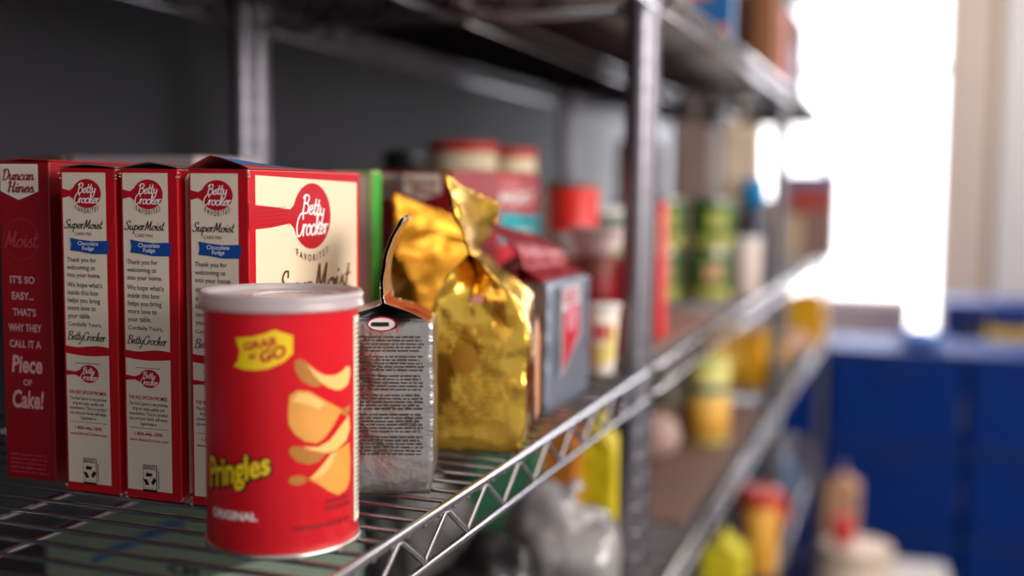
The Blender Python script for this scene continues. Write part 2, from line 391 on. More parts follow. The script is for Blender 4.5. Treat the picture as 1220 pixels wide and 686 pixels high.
def spoon(parent, fr, cu, cv, ru, rv, u_in, hv, s, mred=red_ink, step=None):
    # handle band plus bowl in one outline
    pts = [(u_in, cv + hv + .0), (u_in, cv - hv)]
    a0 = .0
    n = 26; pts = [(u_in, cv - hv * 1.05)]
    pts += [(u_in + (cu - ru - u_in) * .7, cv - hv * .62)]
    for k in range(n + 1):
        a = PI + .42 + (2 * PI - .84) * k / n; pts.append((cu + ru * math.cos(a), cv + rv * math.sin(a)))
    pts += [(u_in + (cu - ru - u_in) * .7, cv + hv * .62), (u_in, cv + hv * 1.05)]
    sp = plate('spoon_emblem', pts, fr, mred, parent); return sp
def recycle(parent, fr, fr2, u0, v0, w, h):
    plate('recycling_mark', rect(u0, v0, u0 + w, v0 + h), fr, black_ink, parent)
    bm = bmesh.new()
    def q(a, b, c, d): bm.faces.new([bm.verts.new((u0 + w * x, v0 + h * y, 0)) for x, y in rect(a, b, c, d)])
    q(.04, .84, .96, .985); q(.04, .16, .96, .825); q(.04, .10, .96, .15)
    map_mesh(bm, fr2); rp = obj('mark_field', bm_me('mark_field', bm), cream, parent)
    return u0, v0
def mobius(parent, fr, cu, cv, r, m=black_ink):
    bm = bmesh.new()
    for k in range(3):
        a = PI / 2 + k * 2 * PI / 3
        # bent arrow: two bars meeting at a corner of the triangle, with a head
        def P(ang, rr): return (cu + rr * math.cos(ang), cv + rr * math.sin(ang) * .9, 0)
        c1, c2 = a - .52, a + .52
        bm.faces.new([bm.verts.new(p) for p in (P(c1, r * 1.0), P(c2 - .1, r * 1.0), P(c2 - .1, r * .5), P(c1, r * .42))])
        bm.faces.new([bm.verts.new(p) for p in (P(c2 - .2, r * 1.18), P(c2 + .45, r * .78), P(c2 - .2, r * .38))])
    for f_ in bm.faces:
        f_.normal_update()
        if f_.normal.z < 0: f_.normal_flip()
    map_mesh(bm, fr); return obj('recycling_arrows', bm_me('recycling_arrows', bm), m, parent)

def cake_front(r, w=BW, h=BH):
    F = front(w); s = h / 396.0; sx = w / 77.0
    X = lambda px: (px - 146) * sx
    Z = lambda py: (596 - py) * s
    R = lambda x0, y0, x1, y1: rect(X(x0), Z(y1), X(x1), Z(y0))
    T = lambda st, x0, y0, x1, y1, m, **k: text(st, (X(x0), Z(y1), X(x1), Z(y0)), F(.00045), m, r, **k)
    up = [(X(149.5), Z(205)), (X(149.5), Z(415.5))] + [(X(149.5 + 60.5 * t / 8), Z(415.5 + 1.4 * math.sin(PI * 2 * t / 8))) for t in range(1, 9)] + [(X(210), Z(205))]
    plate('cream_panel', up, F(.00015), cream, r)
    lo = [(X(149.5), Z(585))] + [(X(149.5), Z(425))] + [(X(149.5 + 60.5 * t / 8), Z(425 + 2.2 * math.sin(PI * t / 8))) for t in range(1, 9)] + [(X(210), Z(585))]
    plate('cream_panel', lo, F(.00015), cream, r)
    spoon(r, F(.0003), X(183.6), Z(230), 20 * sx, 17.5 * s, X(149.5), 5.5 * s, s)
    T('Betty', 171, 217, 197, 235, white_ink, shear=.2, brush=.115)
    T('Crocker', 166, 229, 202, 242, white_ink, shear=.2, brush=.115)
    T('· F A V O R I T E S ·', 165.5, 248, 202, 254, black_ink, bold=.01, arc=6 * s)
    T('SuperMoist', 151, 261, 206, 277, black_ink, shear=.25, brush=.10)
    T('CAKE MIX', 166, 276.5, 190, 280.5, grey_ink)
    rib = [(X(159), Z(299)), (X(160.5), Z(291)), (X(159), Z(283.5)), (X(172), Z(285.5)), (X(190), Z(287)), (X(212.5), Z(286)), (X(214), Z(290)), (X(212.5), Z(302)), (X(190), Z(302.5)), (X(172), Z(300))]
    plate('blue_ribbon', rib, F(.0004), blue_ink, r)
    text('Chocolate\nFudge', rect(X(170), Z(299.5), X(199), Z(287.5)), F(.0006), white_ink, r, bold=.008, line=.85)
    T('Thank you for\nwelcoming us\ninto your home.', 154, 307, 201, 333, grey_ink, align='LEFT', line=1.15, bold=.006)
    T("We hope what's\ninside this box\nhelps you bring\nmore love to\nyour table.", 154, 337, 203, 383, grey_ink, align='LEFT', line=1.1, bold=.006)
    T('Cordially Yours,', 154, 386, 201, 392.5, grey_ink, bold=.004)
    T('BettyCrocker', 152.5, 397, 207, 413, black_ink, shear=.3, brush=.10)
    plate('rule_line', R(163, 436, 197, 436.6), F(.0003), grey_ink, r)
    spoon(r, F(.0003), X(181.5), Z(449), 14 * sx, 11 * s, X(149.5), 3 * s, s)
    T('Betty', 173, 440.5, 190, 452, white_ink, shear=.2, brush=.115); T('Crocker', 169.5, 448, 194, 457, white_ink, shear=.2, brush=.115)
    T('THE RED SPOON PROMISE', 153, 470, 205.5, 474.5, red_ink, bold=.01)
    T('The Red Spoon is my promise\nof great taste, quality and\nconvenience. This is a product\nyou and your family will enjoy.\nI guarantee it.', 153.5, 477.5, 206, 507, black_ink, line=1.0)
    plate('rule_line', R(153, 509, 206, 509.5), F(.0003), grey_ink, r)
    T('1-800-446-1898', 160, 514, 198, 518.5, red_ink, bold=.01); T('www.BettyCrocker.com', 153.5, 521.5, 206, 526.5, red_ink, bold=.006)
    recycle(r, F(.0003), F(.00045), X(170.5), Z(586.5 - 0), 19 * sx, 33 * s)
    mobius(r, F(.0006), X(180), Z(571), 9.0 * sx)
    greek(r, F(.0006), X(172), X(188), Z(558.5), Z(554.2), 2, black_ink, 3)
    plate('side_print', R(191.2, 560, 192.2, 582), F(.0003), grey_ink, r)

def cake_side(r, w=BW, h=BH, d=BD):
    S = side(w); mm = .001
    plate('cream_panel', [(.0065, .004), (.1235, .004), (.1235, .1790), (.0065, .1820)], S(.00015), cream2, r)
    pts = [(-.0002, .1527), (.022, .1535), (.042, .1552)]
    for k in range(29):
        a = PI + .35 + (2 * PI - .70) * k / 28; pts.append((.0672 + .0222 * math.cos(a), .1590 + .0192 * math.sin(a)))
    pts += [(.042, .1632), (.022, .1650), (-.0002, .1665)]
    plate('spoon_emblem', pts, S(.0003), red_ink, r)
    for q in range(5):                       # wood-like grain lines on the handle
        z = .1548 + q * .0022
        plate('grain_line', [(.002, z), (.020, z + .0004), (.038, z + .0010), (.038, z + .0012), (.020, z + .0007), (.002, z + .0002)], S(.0004), dred_ink, r)
    text('Betty', [(.0545, .1560), (.0810, .1530), (.0820, .1690), (.0560, .1725)], S(.00045), white_ink, r, shear=.12, brush=.115)
    text('Crocker', [(.0480, .1470), (.0860, .1478), (.0860, .1600), (.0490, .1615)], S(.00045), white_ink, r, shear=.12, brush=.115)
    text('· F A V O R I T E S ·', [(.046, .1325), (.088, .1325), (.088, .1365), (.046, .1365)], S(.00045), brown_ink, r, bold=.012, arc=.006)
    text('Super', [(.0280, .1050), (.0660, .1050), (.0670, .1290), (.0290, .1290)], S(.00045), brown_ink, r, shear=.15, brush=.10)
    text('Moist', [(.0670, .1110), (.1140, .1110), (.1150, .1310), (.0680, .1310)], S(.00045), brown_ink, r, shear=.15, brush=.10)
    text('CAKE MIX', [(.042, .1010), (.086, .1010), (.086, .1055), (.042, .1055)], S(.00045), grey_ink, r)
    plate('blue_ribbon', rect(.030, .086, .102, .098), S(.00045), blue_ink, r)
    # the slice of chocolate cake printed low on the panel, behind the can
    plate('cake_picture', [(.02, .02), (.10, .02), (.118, .045), (.115, .07), (.06, .078), (.022, .066)], S(.0003), brown_ink, r)
def cake_box(loc, rz, label, flap, seed, full_side=False):
    r = empty('cake_mix_box', loc, rz, label, 'food box', 'red cake mix boxes with cream side panels')
    b = carton_body('carton', BW, BD, BH, red_card, r)
    cake_front(r)
    if full_side: cake_side(r)
    else: plate('cream_panel', rect(.0065, .004, .1235, .180), side(BW)(.00015), cream2, r)
    flap_sheet(r, BW, BD, BH, *flap)
    chips_of_board(r, BW, BD, BH, seed)
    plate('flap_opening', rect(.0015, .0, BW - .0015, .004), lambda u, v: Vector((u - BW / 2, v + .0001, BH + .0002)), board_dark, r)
    return r
YB = .5238
grey_flap = mat('grey_board_flap', (120, 104, 100), .6, 0, .1, 100, .1)
cake_box((-.4387, YB, SH), .0, 'leftmost of the three red and cream cake mix boxes, beside the dark red box', (.0018, .45, grey_flap), 1)
cake_box((-.3972, YB - .0005, SH), .0, 'middle one of the three red and cream cake mix boxes, flap slightly lifted', (.0030, .5, grey_flap), 2)
cake_box((-.3532, YB, SH), .0, 'cake mix box with raised top flap and wide cream face, behind the crisps can', (.0070, .40, mat('pale_red_flap', (170, 70, 70), .5), sky_ink, .9), 3, True)

# dark red box with the shield emblem, same maker's box repeated further back
def shield_box(loc, rz, label, seed, w=.036):
    r = empty('dark_red_cake_mix_box', loc, rz, label, 'food box', 'dark red boxes with a white shield')
    carton_body('carton', w, .128, .189, dred_card, r)
    F = front(w); s = .189 / 374; sx = w / 70.0
    X = lambda px: (px - 2) * sx
    Z = lambda py: (573 - py) * s
    plate('white_shield', [(X(5), Z(202)), (X(5), Z(233)), (X(12), Z(236)), (X(30), Z(243)), (X(50), Z(236)), (X(57), Z(233)), (X(57), Z(202))], F(.0002), white_ink, r)
    plate('shield_edge', [(X(6.5), Z(203.5)), (X(6.5), Z(232)), (X(30), Z(241)), (X(55.5), Z(232)), (X(55.5), Z(203.5))], F(.0003), cream, r)
    text('Duncan', rect(X(8), Z(221), X(53), Z(207)), F(.0005), dred_ink, r, shear=.2, brush=.14)
    text('Hines.', rect(X(15), Z(235), X(53), Z(221)), F(.0005), dred_ink, r, shear=.2, brush=.14)
    ring = bmesh.new(); n = 40
    for k in range(n):
        a, b = 2 * PI * k / n, 2 * PI * (k + 1) / n
        ring.faces.new([ring.verts.new((X(32) + rr * sx * math.cos(t), Z(289) + rr * s * math.sin(t), 0)) for rr, t in ((23.5, a), (24.2, a), (24.2, b), (23.5, b))][::1])
    map_mesh(ring, F(.0003)); obj('ring_line', bm_me('ring_line', ring), faint_ink, r)
    text('Moist', rect(X(8), Z(299), X(56), Z(279)), F(.0005), faint_ink, r, shear=.2, brush=.115)
    for st, x0, x1, y, hh in (("IT'S SO", 15, 49, 336, 9), ('EASY...', 17, 47, 355, 9), ("THAT'S", 18, 50, 374, 9), ('WHY THEY', 11, 57, 392.5, 9), ('CALL IT A', 12, 56, 411.5, 9), ('OF', 30, 42, 457, 7.5)):
        text(st, rect(X(x0), Z(y + hh / 2), X(x1), Z(y - hh / 2)), F(.0004), pale_ink, r, bold=.02)
    text('Piece', rect(X(14), Z(446), X(57), Z(425)), F(.0004), pale_ink, r, shear=.15, bold=.03)
    text('Cake!', rect(X(14), Z(488), X(58), Z(466)), F(.0004), pale_ink, r, shear=.15, bold=.03)
    greek(r, F(.0004), X(9), X(66), Z(567), Z(541), 5, faint_ink, 5, fill=.45)
    flap_sheet(r, w, .128, .189, .0008, .5, red_card)
    return r
shield_box((-.4925, YB + .010, SH), .03, 'dark red cake mix box at the left edge of the shelf front row', 1)

# ------------------------------------------------------------------ the crisps can
CR = .0375; CH = .1195
can = empty('crisps_can', (-.2957, .4924, SH), 0, 'short red crisps can with clear plastic lid at the front of the shelf', 'can')
obj('can_body', lathe('can_body', [(.034, .003), (.0366, .0014), (CR, .0022), (CR, CH - .002), (CR + .0008, CH)], 96), can_red, can, True)
obj('metal_rim', lathe('metal_rim', [(.0362, .0), (.0385, .0), (.0389, .0010), (.0386, .0022), (.0376, .0026)], 96), tin_rim, can, True)
obj('foil_seal', lathe('foil_seal', [(.036, CH - .001), (.0372, CH), (.0372, CH + .0003)], 64), mat('pink_seal', (238, 176, 176), .35, coat=.3), can)
lid = obj('lid', lathe('lid', [(.0380, CH - .0020), (.0404, CH - .0022), (.0407, CH - .0008), (.0401, CH - .0002), (.0401, CH + .0030), (.0404, CH + .0042), (.0396, CH + .0056), (.0380, CH + .0058), (.0366, CH + .0036), (.0352, CH + .0022), (.002, CH + .0020)], 96), lid_plastic, can, True)
bm = bmesh.new(); a_tube(bm, [(.0215 * math.cos(2 * PI * k / 40) + .006, .0215 * math.sin(2 * PI * k / 40) + .004, CH + .0026) for k in range(41)], .0006, 6)
obj('lid_ring', bm_me('lid_ring', bm), lid_plastic, lid, True)
def K(n):                                    # can frame: u = arc length in mm from the side looking to -Y, v in mm
    def fn(u, v):
        a = u / 37.5; R_ = CR + n; return Vector((R_ * math.sin(a), -R_ * math.cos(a), v * .001))
    return fn
st = 3.0
chip_l = mat('golden_chip_print', (240, 164, 70), .36, var=.28, vscale=60, scale=60)
chip_d = mat('shaded_chip_print', (196, 122, 44), .36, var=.3, vscale=70, scale=60)
chip_h = mat('pale_chip_print', (246, 190, 108), .36)
banner_m = mat('yellow_print', (250, 208, 20), .36)
banner = plate('yellow_banner', [(-2.3, 105.29), (5.7, 106.02), (12.63, 107.87), (16.97, 109.58), (25.22, 106.72), (25.17, 98.21), (20.49, 94.26), (13.83, 91.25), (6.97, 90.43), (1.85, 90.54), (-3.3, 91.91), (-0.81, 95.16), (0.03, 99.3)], K(.0002), banner_m, can, st)
text('GRAB', [(1.95, 99.2), (17.91, 102.2), (17.61, 106.6), (1.99, 103.2)], K(.0004), red_ink, can, bold=.03, step=st)
text("N'", [(5.0, 95.0), (8.6, 95.8), (8.3, 99.2), (4.9, 98.4)], K(.0004), red_ink, can, bold=.03, step=st)
text('GO', [(10.2, 93.6), (22.2, 96.9), (21.9, 103.2), (9.84, 99.6)], K(.0004), red_ink, can, bold=.04, step=st)
def chip(polys):
    for nm, m, pl, n in polys: plate(nm, pl, K(n), m, can, st)
chip([('chip_picture', chip_d, [(25.82, 94.78), (28.53, 95.68), (32.0, 93.76), (36.34, 87.23), (39.0, 83.52), (38.6, 81.83), (34.09, 82.25), (29.16, 85.02), (26.12, 89.98)], .0002),
      ('chip_picture', chip_h, [(31.3, 93.46), (36.35, 89.3), (41.02, 86.78), (47.13, 86.08), (52.25, 87.52), (55.85, 89.5), (58.9, 88.65), (59.2, 85.01), (57.15, 80.43), (51.12, 78.51), (47.1, 79.07), (42.65, 81.03), (39.0, 83.52), (35.59, 87.3)], .00025)])
chip([('chip_picture', chip_l, [(23.01, 73.79), (23.58, 78.55), (27.11, 80.76), (32.77, 79.97), (40.2, 75.21), (48.95, 70.36), (53.32, 68.84), (58.2, 70.41), (59.0, 68.17), (55.42, 64.33), (50.73, 67.62), (45.59, 61.46), (40.58, 56.49), (36.48, 54.6), (30.58, 56.26), (25.81, 60.05), (23.1, 64.61), (22.75, 69.41)], .0002),
      ('chip_shade', chip_d, [(49.5, 70.2), (53.32, 68.84), (58.2, 70.41), (59.0, 68.17), (55.42, 64.33), (52.5, 67.0)], .0003),
      ('chip_shade', chip_h, [(24.6, 75.5), (27.5, 79.4), (33, 78.6), (41, 73.4), (38, 71), (30, 74.5)], .0003)])
chip([('chip_picture', chip_h, [(57.77, 65.16), (58.58, 58.33), (55.38, 53.13), (47.72, 49.61), (41.99, 49.14), (33.46, 51.72), (29.35, 53.75), (37.36, 52.67), (44.0, 55.16), (50.7, 60.62)], .0003),
      ('chip_picture', chip_d, [(23.16, 53.05), (24.98, 54.35), (29.62, 53.53), (35.44, 51.02), (41.82, 49.17), (37.47, 45.54), (32.44, 44.76), (26.78, 46.72), (23.59, 50.22)], .0002)])
chip([('chip_picture', chip_l, [(58.12, 51.46), (59.1, 43.43), (58.44, 32.79), (55.27, 28.64), (49.15, 27.13), (42.88, 30.33), (38.46, 33.97), (32.4, 37.67), (37.45, 41.74), (44.14, 48.32), (50.65, 50.03)], .00025),
      ('chip_shade', chip_h, [(32.6, 37.8), (37.45, 41.74), (44.14, 48.1), (48, 49.2), (44.5, 43.0), (39.5, 38.5)], .00035),
      ('chip_picture', chip_d, [(22.6, 37.6), (23.98, 39.87), (28.6, 39.97), (32.4, 38.14), (29.51, 35.62), (24.87, 35.57)], .0002)])
PQ = [(-22.0, 25.8), (14.6, 38.6), (14.1, 52.0), (-22.0, 46.4)]
for du, dv in ((-.7, -.5), (.7, -.6), (.7, .5), (-.7, .5), (1.1, -1.0)):
    text('Pringles', [(u + du, v + dv) for u, v in PQ], K(.0003), black_ink, can, bold=.05, step=st, name='lettering_outline', wave=-.5)
text('Pringles', PQ, K(.0006), banner_m, can, bold=.022, step=st, wave=-.5)
text('ORIGINAL', [(-19.97, 17.2), (8.22, 18.6), (7.78, 22.6), (-19.6, 21.9)], K(.0004), white_ink, can, bold=.03, step=st)
greek(can, K(.0003), 41, 58.5, 20.0, 26.8, 2, dred_ink, 8, .7, st, ragged=.05)
greek(can, K(.0003), 25, 58, 12.6, 15.8, 1, dred_ink, 9, .75, st, ragged=.02)
plate('nutrition_panel', rect(63.5, 10, 100, 113), K(.0003), cream, can, st)
greek(can, K(.0005), 66, 98, 14, 110, 40, grey_ink, 4, .5, st)

# ------------------------------------------------------------------ foil packets
def foil_bag(name, part, loc, rz, W_, D_, H_, GH, FH, m, label, cat, group=None, lean=(0, 0, 0, 0), seed=0, amp=.0014, bulge=.04, gus=1.0, K_=16, taper=0, fin_y=1.0, frq=55, ends_up=0, twist=0, crimp=.0006):
    r = empty(name, loc, rz, label, cat, group)
    rings = []; off = Vector((seed * 3.7, seed * 1.3, seed * 2.1))
    def perim(hx, hy):
        pts = []
        rr = min(hx, hy) * .0
        for s in range(K_): t = s / K_; pts.append((-hx + 2 * hx * t, -hy, 0, abs(2 * t - 1)))
        for s in range(K_): t = s / K_; pts.append((hx, -hy + 2 * hy * t, 1, 0))
        for s in range(K_): t = s / K_; pts.append((hx - 2 * hx * t, hy, 2, abs(2 * t - 1)))
        for s in range(K_): t = s / K_; pts.append((-hx, hy - 2 * hy * t, 3, 0))
        return pts
    hx0, hy0 = W_ / 2, D_ / 2
    zs = [('b', .93)] + [('h', i / 26) for i in range(27)] + [('g', i / 9) for i in range(1, 10)] + [('f', i / 12) for i in range(1, 13)]
    for kind, t in zs:
        if kind == 'b': hx, hy, z, fold, bx = hx0 * .93, hy0 * .93, .0006, 0, 0
        elif kind == 'h':
            b = 1 + bulge * math.sin(PI * t) - taper * t; e = 1 - .05 * max(0, 1 - t * 14); hx, hy, z, fold, bx = hx0 * b * e, hy0 * (1 + bulge * .6 * math.sin(PI * t)) * e, H_ * t + .0006, 0, 0
        elif kind == 'g': hx, hy, z, fold, bx = hx0 * (1 - taper) * (1 - t) + .0009, hy0, H_ + GH * (t ** .9), t, lean[0] * t * .3
        else:
            hx, hy, z, fold = .0009, hy0 * (1 + (fin_y - 1) * t), H_ + GH + FH * t, 1
            bx = lean[0] * .3 + lean[1] * t + lean[2] * t * t + lean[3] * math.sin(t * PI * 1.0)
        ring = []
        for x, y, sd, fr_ in perim(hx, hy):
            if kind in 'gf' and sd in (0, 2):
                inw = (1 - fr_) * hx0 * gus * fold
                y = y + inw if sd == 0 else y - inw
            p = Vector((x + bx, y, z))
            if kind == 'f':
                p.z += ends_up * (y / hy0) * t
                p.x += twist * t * (y / hy0) + crimp * math.sin(z * 2600)
            k = {'f': 1.0, 'g': 1.35}.get(kind, 1)
            if kind == 'h': k *= .35 + .65 * min(1, abs(t - .0) + .2)
            nv = noise.noise_vector(p * frq + off) * amp * k + noise.noise_vector(p * frq * 2.7 + off) * amp * .4 * k
            if z < .004: nv.z = abs(nv.z) * .3
            ring.append(p + nv)
        rings.append(ring)
    n = len(rings[0]); vs = [v for rg in rings for v in rg]
    fs = [(i * n + k, i * n + (k + 1) % n, (i + 1) * n + (k + 1) % n, (i + 1) * n + k) for i in range(len(rings) - 1) for k in range(n)]
    fs.append(tuple(range(n))[::-1]); fs.append(tuple(range((len(rings) - 1) * n, len(rings) * n)))
    me = mk(part, vs, fs); o = obj(part, me, m, r, True)
    return r, o
# silver brick packet next to the can
sw, sd, shh = .0560, .052, .0985
sb, sbody = foil_bag('silver_foil_packet', 'foil_pack', (-.2917, .6047, SH), .36, sw, sd, shh, .012, .049, foil_silver,
    'silver foil coffee brick with black fine print, right of the crisps can', 'packet', lean=(0, .001, .010, -.003), seed=1, amp=.0011, bulge=.012, crimp=.0002)
SF = lambda n: (lambda u, v: Vector((u - sw / 2, -sd / 2 - n, v)))
y = .0925
for i, nl in enumerate((5, 5, 5, 5, 6, 6)):
    greek(sb, SF(.0013), .0015, sw - .0045, y - .00195 * nl, y, nl, grey_ink, 20 + i, .46, ragged=.06)
    y -= .00195 * nl + .0014
emb = plate('oval_emblem', ell(.0270, .0990, .0085, .0042), lambda u, v: Vector((u - sw / 2, -sd / 2 - .0016 + max(0, v - .0985) * .5, v)), mat('emblem_red', (170, 20, 30), .4), sb)
plate('oval_field', ell(.0270, .0990, .0075, .0034), lambda u, v: Vector((u - sw / 2, -sd / 2 - .0019 + max(0, v - .0985) * .5, v)), white_p, sb)
greek(sb, lambda u, v: Vector((u - sw / 2, -sd / 2 - .0022 + max(0, v - .0985) * .5, v)), .0213, .0328, .0972, .1008, 1, black_ink, 2, .8)
plate('red_smudge', [(.003, .022), (.012, .024), (.014, .030), (.006, .033), (.002, .029)], SF(.0012), mat('dull_red_print', (150, 70, 76), .4, .6), sb)
# red print on the packet's top slope and fin
me = sbody.data; me.materials.append(foil_red); me.materials.append(black_ink)
for p in me.polygons:
    c = p.center
    if shh + .0015 < c.z < shh + .016 and p.normal.x > .25 and c.y > -sd / 2 + .006: p.material_index = 1
    if c.z > shh + .018 and p.normal.x < -.5 and (p.index // 3) % 4: p.material_index = 2
    if shh + .003 < c.z < shh + .016 and p.normal.y < -.2 and c.y < 0: p.material_index = 2  # front gusset recess blackened, its shade put into the colour
# big gold packet
gw, gd, gh_ = .060, .074, .098
gb, gbody = foil_bag('gold_foil_packet', 'foil_pack', (-.2800, .7330, SH), .25, gw, gd, gh_, .034, .043, foil_gold,
    'crumpled gold foil coffee packet standing between silver brick and blue-grey brick', 'packet', 'gold foil packets', lean=(-.030, -.004, .004, .002), seed=4, amp=.0042, bulge=.09, frq=38, ends_up=-.012, twist=.016, fin_y=.9, crimp=.0004)
GS = lambda n: (lambda u, v: Vector((gw / 2 * 1.08 + n + .001 * math.sin(v * 40), u - gd / 2, v)))
plate('side_label', [(.028, .018), (.070, .016), (.070, .070), (.050, .088), (.028, .080)], GS(.0042), mat('orange_label', (226, 140, 40), .4, .2), gb)
plate('label_edge', [(.024, .018), (.028, .018), (.028, .080), (.024, .090)], GS(.0046), mat('white_label', (226, 214, 210), .4), gb)
GF = lambda n: (lambda u, v: Vector((u - gw / 2, -gd / 2 - n, v)))
plate('faint_round_print', ell(.022, .064, .009, .011), GF(.0045), mat('copper_print', (222, 150, 52), .32, .9), gb)
greek(gb, GF(.0048), .010, .052, .018, .088, 22, mat('dark_gold_print', (196, 148, 44), .3, .95), 31, .3, ragged=.2)
plate('small_round_seal', ell(.030, .1035, .0042, .0030), lambda u, v: Vector((u - gw / 2, -gd / 2 - .001, v)), mat('pink_seal_print', (214, 140, 120), .4), gb)
# second gold packet behind
foil_bag('gold_foil_packet', 'foil_pack', (-.345, .800, SH), -.62, .050, .070, .100, .026, .034, foil_gold_b,
    'second gold packet with yellow top, behind the silver brick and beside the cream box face', 'packet', 'gold foil packets', lean=(-.004, .002, -.002, 0), seed=7, amp=.003, bulge=.04, fin_y=1.1, ends_up=-.012)
# blue-grey brick with red diamond label
qw, qd, qh = .046, .118, .100
qb, qbody = foil_bag('blue_grey_foil_packet', 'foil_pack', (-.288, .832 + qd / 2, SH), .0, qw, qd, qh, .014, .029, foil_blue,
    'blue-grey foil coffee brick with a red pointed label and folded red top', 'packet', lean=(0, -.012, -.018, .004), seed=9, amp=.0016, bulge=.01, ends_up=-.006, crimp=.0002)
qbody.data.materials.append(foil_red)
for p in qbody.data.polygons:
    if p.center.z > qh + .004: p.material_index = 1
QS = lambda n: (lambda u, v: Vector((qw / 2 + n, u - qd / 2, v)))
plate('white_label', [(.030, .026), (.062, .044), (.084, .054), (.084, .098), (.030, .098)], QS(.0018), mat('pale_label', (205, 196, 204), .4), qb)
plate('red_pointed_label', [(.034, .030), (.080, .056), (.080, .082), (.034, .078)], QS(.0022), red_ink, qb)
plate('round_emblem', ell(.057, .072, .015, .012), QS(.0025), mat('rose_print', (208, 120, 134), .4), qb)
greek(qb, QS(.0025), .034, .080, .084, .096, 3, red_ink, 3, .6)
foil_bag('red_foil_pouch', 'pouch_body', (-.332, .905, SH), .0, .020, .07, .092, .010, .022, mat('dusty_rose_foil', (206, 120, 126), .4, .3, .4, 50), 
    'rose and white foil pouch leaning behind the gold packet', 'packet', lean=(0, .01, .02, 0), seed=12, amp=.003)

# ------------------------------------------------------------------ simple boxes, tins, jars
def box(name, x0, x1, y0, d, h, z, m, label, cat, group=None, rz=0, deco=None, parts=True, bev=.0012):
    w = x1 - x0; r = empty(name, ((x0 + x1) / 2, y0, z), rz, label, cat, group)
    carton_body('carton', w, d, h, m, r, bev)
    if deco: deco(r, front(w), side(w), w, d, h)
    return r
def d_green(r, F, S, w, d, h):
    plate('cream_panel', rect(.0, .01, w * .9, h - .004), F(.0004), cream, r); plate('green_panel', rect(.0008, .004, d - .0008, h - .002), S(.0004), green_p, r)
    plate('blue_top', rect(0, 0, w, d), topf(w)(h + .0005), mat('indigo_print', (50, 60, 140), .5), r)
box('cake_mix_box', -.412, -.378, .757, .015, .1885, SH, mat('green_white_card', (170, 190, 120), .5), 'green and cream striped carton directly behind the open cake mix box', 'food box', deco=d_green)
shield_box((-.4165, .868, SH), 0, 'dark red shield box half hidden behind the green striped carton', 2, .0355)
shield_box((-.3755, .850, SH), .04, 'dark red shield box behind the gold packets, its shield fully in view', 3, .0440)
def d_moist(r, F, S, w, d, h):
    plate('white_panel', rect(.0, h * .42, w, h - .004), F(.0004), mat('rosy_white', (226, 200, 200), .5), r)
    plate('teal_band', rect(0, .125, w, .156), F(.0006), teal, r)
    plate('teal_band', [(0, .126), (d, .120), (d, .150), (0, .156)], S(.0006), teal, r)
    plate('white_edge', rect(.0, h * .985, d, h), S(.0005), dred_ink, r)
    text('MOIST', rect(d * .15, .1605, d * .88, .1735), S(.0009), white_ink, r, bold=.03)
    text('PERFECTLY', rect(d * .18, .1765, d * .84, .1835), S(.0009), pale_ink, r, bold=.02)
    greek(r, S(.0010), d * .15, d * .85, .130, .138, 1, white_p, 4, .6)
    text('Duncan\nHines', rect(w * .1, .160, w * .9, .182), F(.0009), pale_ink, r, shear=.2)
box('brownie_mix_box', -.4085, -.3705, .987, .140, .1925, SH, mat('bright_red_card', (196, 14, 34), .42, 0, .1, 200, .08), 'red and white cake mix box with a teal band across both sides', 'food box', deco=d_moist)
def d_none(*a): pass
# flat pale carton and brown carton standing behind the red boxes
box('carton_box', -.648, -.530, .755, .10, .199, SH, mat('pale_mauve_card', (190, 168, 172), .6, 0, .1, 60, .08), 'wide pale mauve carton standing behind the red cake mix boxes', 'food box')
box('carton_box', -.694, -.652, .750, .10, .199, SH, mat('brown_card', (96, 72, 60), .7, 0, .1, 60, .08), 'narrow brown carton left of the pale mauve carton, by the back rail', 'food box')
def canister(name, x, y, z, r_, h, body, lidm, label, cat, band=None, group=None, lid_h=.012, rz=0, r_top=None, segs=40):
    r = empty(name, (x, y, z), rz, label, cat, group); rt = r_top or r_
    obj('body', lathe('body', [(r_ * .94, 0), (r_, .002), (rt, h - lid_h), (rt * .97, h - lid_h + .001)], segs), body, r, True)
    if lidm: obj('lid', lathe('lid', [(rt * 1.0, h - lid_h), (rt * 1.03, h - lid_h + .001), (rt * 1.03, h - .0015), (rt * .99, h), (rt * .4, h)], segs), lidm, r, True)
    if band:
        for z0, z1, bmt in band:
            rr = lambda zz: r_ + (rt - r_) * min(1, zz / (h - lid_h))
            obj('label_band', lathe('label_band', [(rr(z0) + .0002, z0 * 1.0001), (rr(z0) + .0007, z0 + .0002), (rr(z1) + .0007, z1 - .0002), (rr(z1) + .0002, z1)], segs), bmt, r, True)
    return r
cream_lab = mat('cream_tin_label', (226, 206, 170), .5, 0, 0, 30, .12)
red_lid = mat('red_plastic_lid', (190, 34, 30), .4)
canister('tall_tin', -.5, 1.235, SH, .0400, .229, cream_lab, red_lid, 'wide cream tin with a red lid, taller one standing at the back', 'tin', [(.02, .08, mat('tin_brown', (150, 90, 50), .5))], 'cream tins with red lids', .012)
canister('tall_tin', -.474, 1.335, SH, .0290, .225, cream_lab, red_lid, 'narrower cream tin with a red lid, right of the wide tin', 'tin', [(.02, .08, mat('tin_brown', (150, 90, 50), .5))], 'cream tins with red lids', .011)
canister('dark_jar', -.535, 1.16, SH, .027, .217, mat('dark_green_jar', (26, 34, 28), .35), mat('black_lid', (18, 20, 20), .4), 'dark jar with a black lid left of the cream tins', 'jar', None, None, .018)
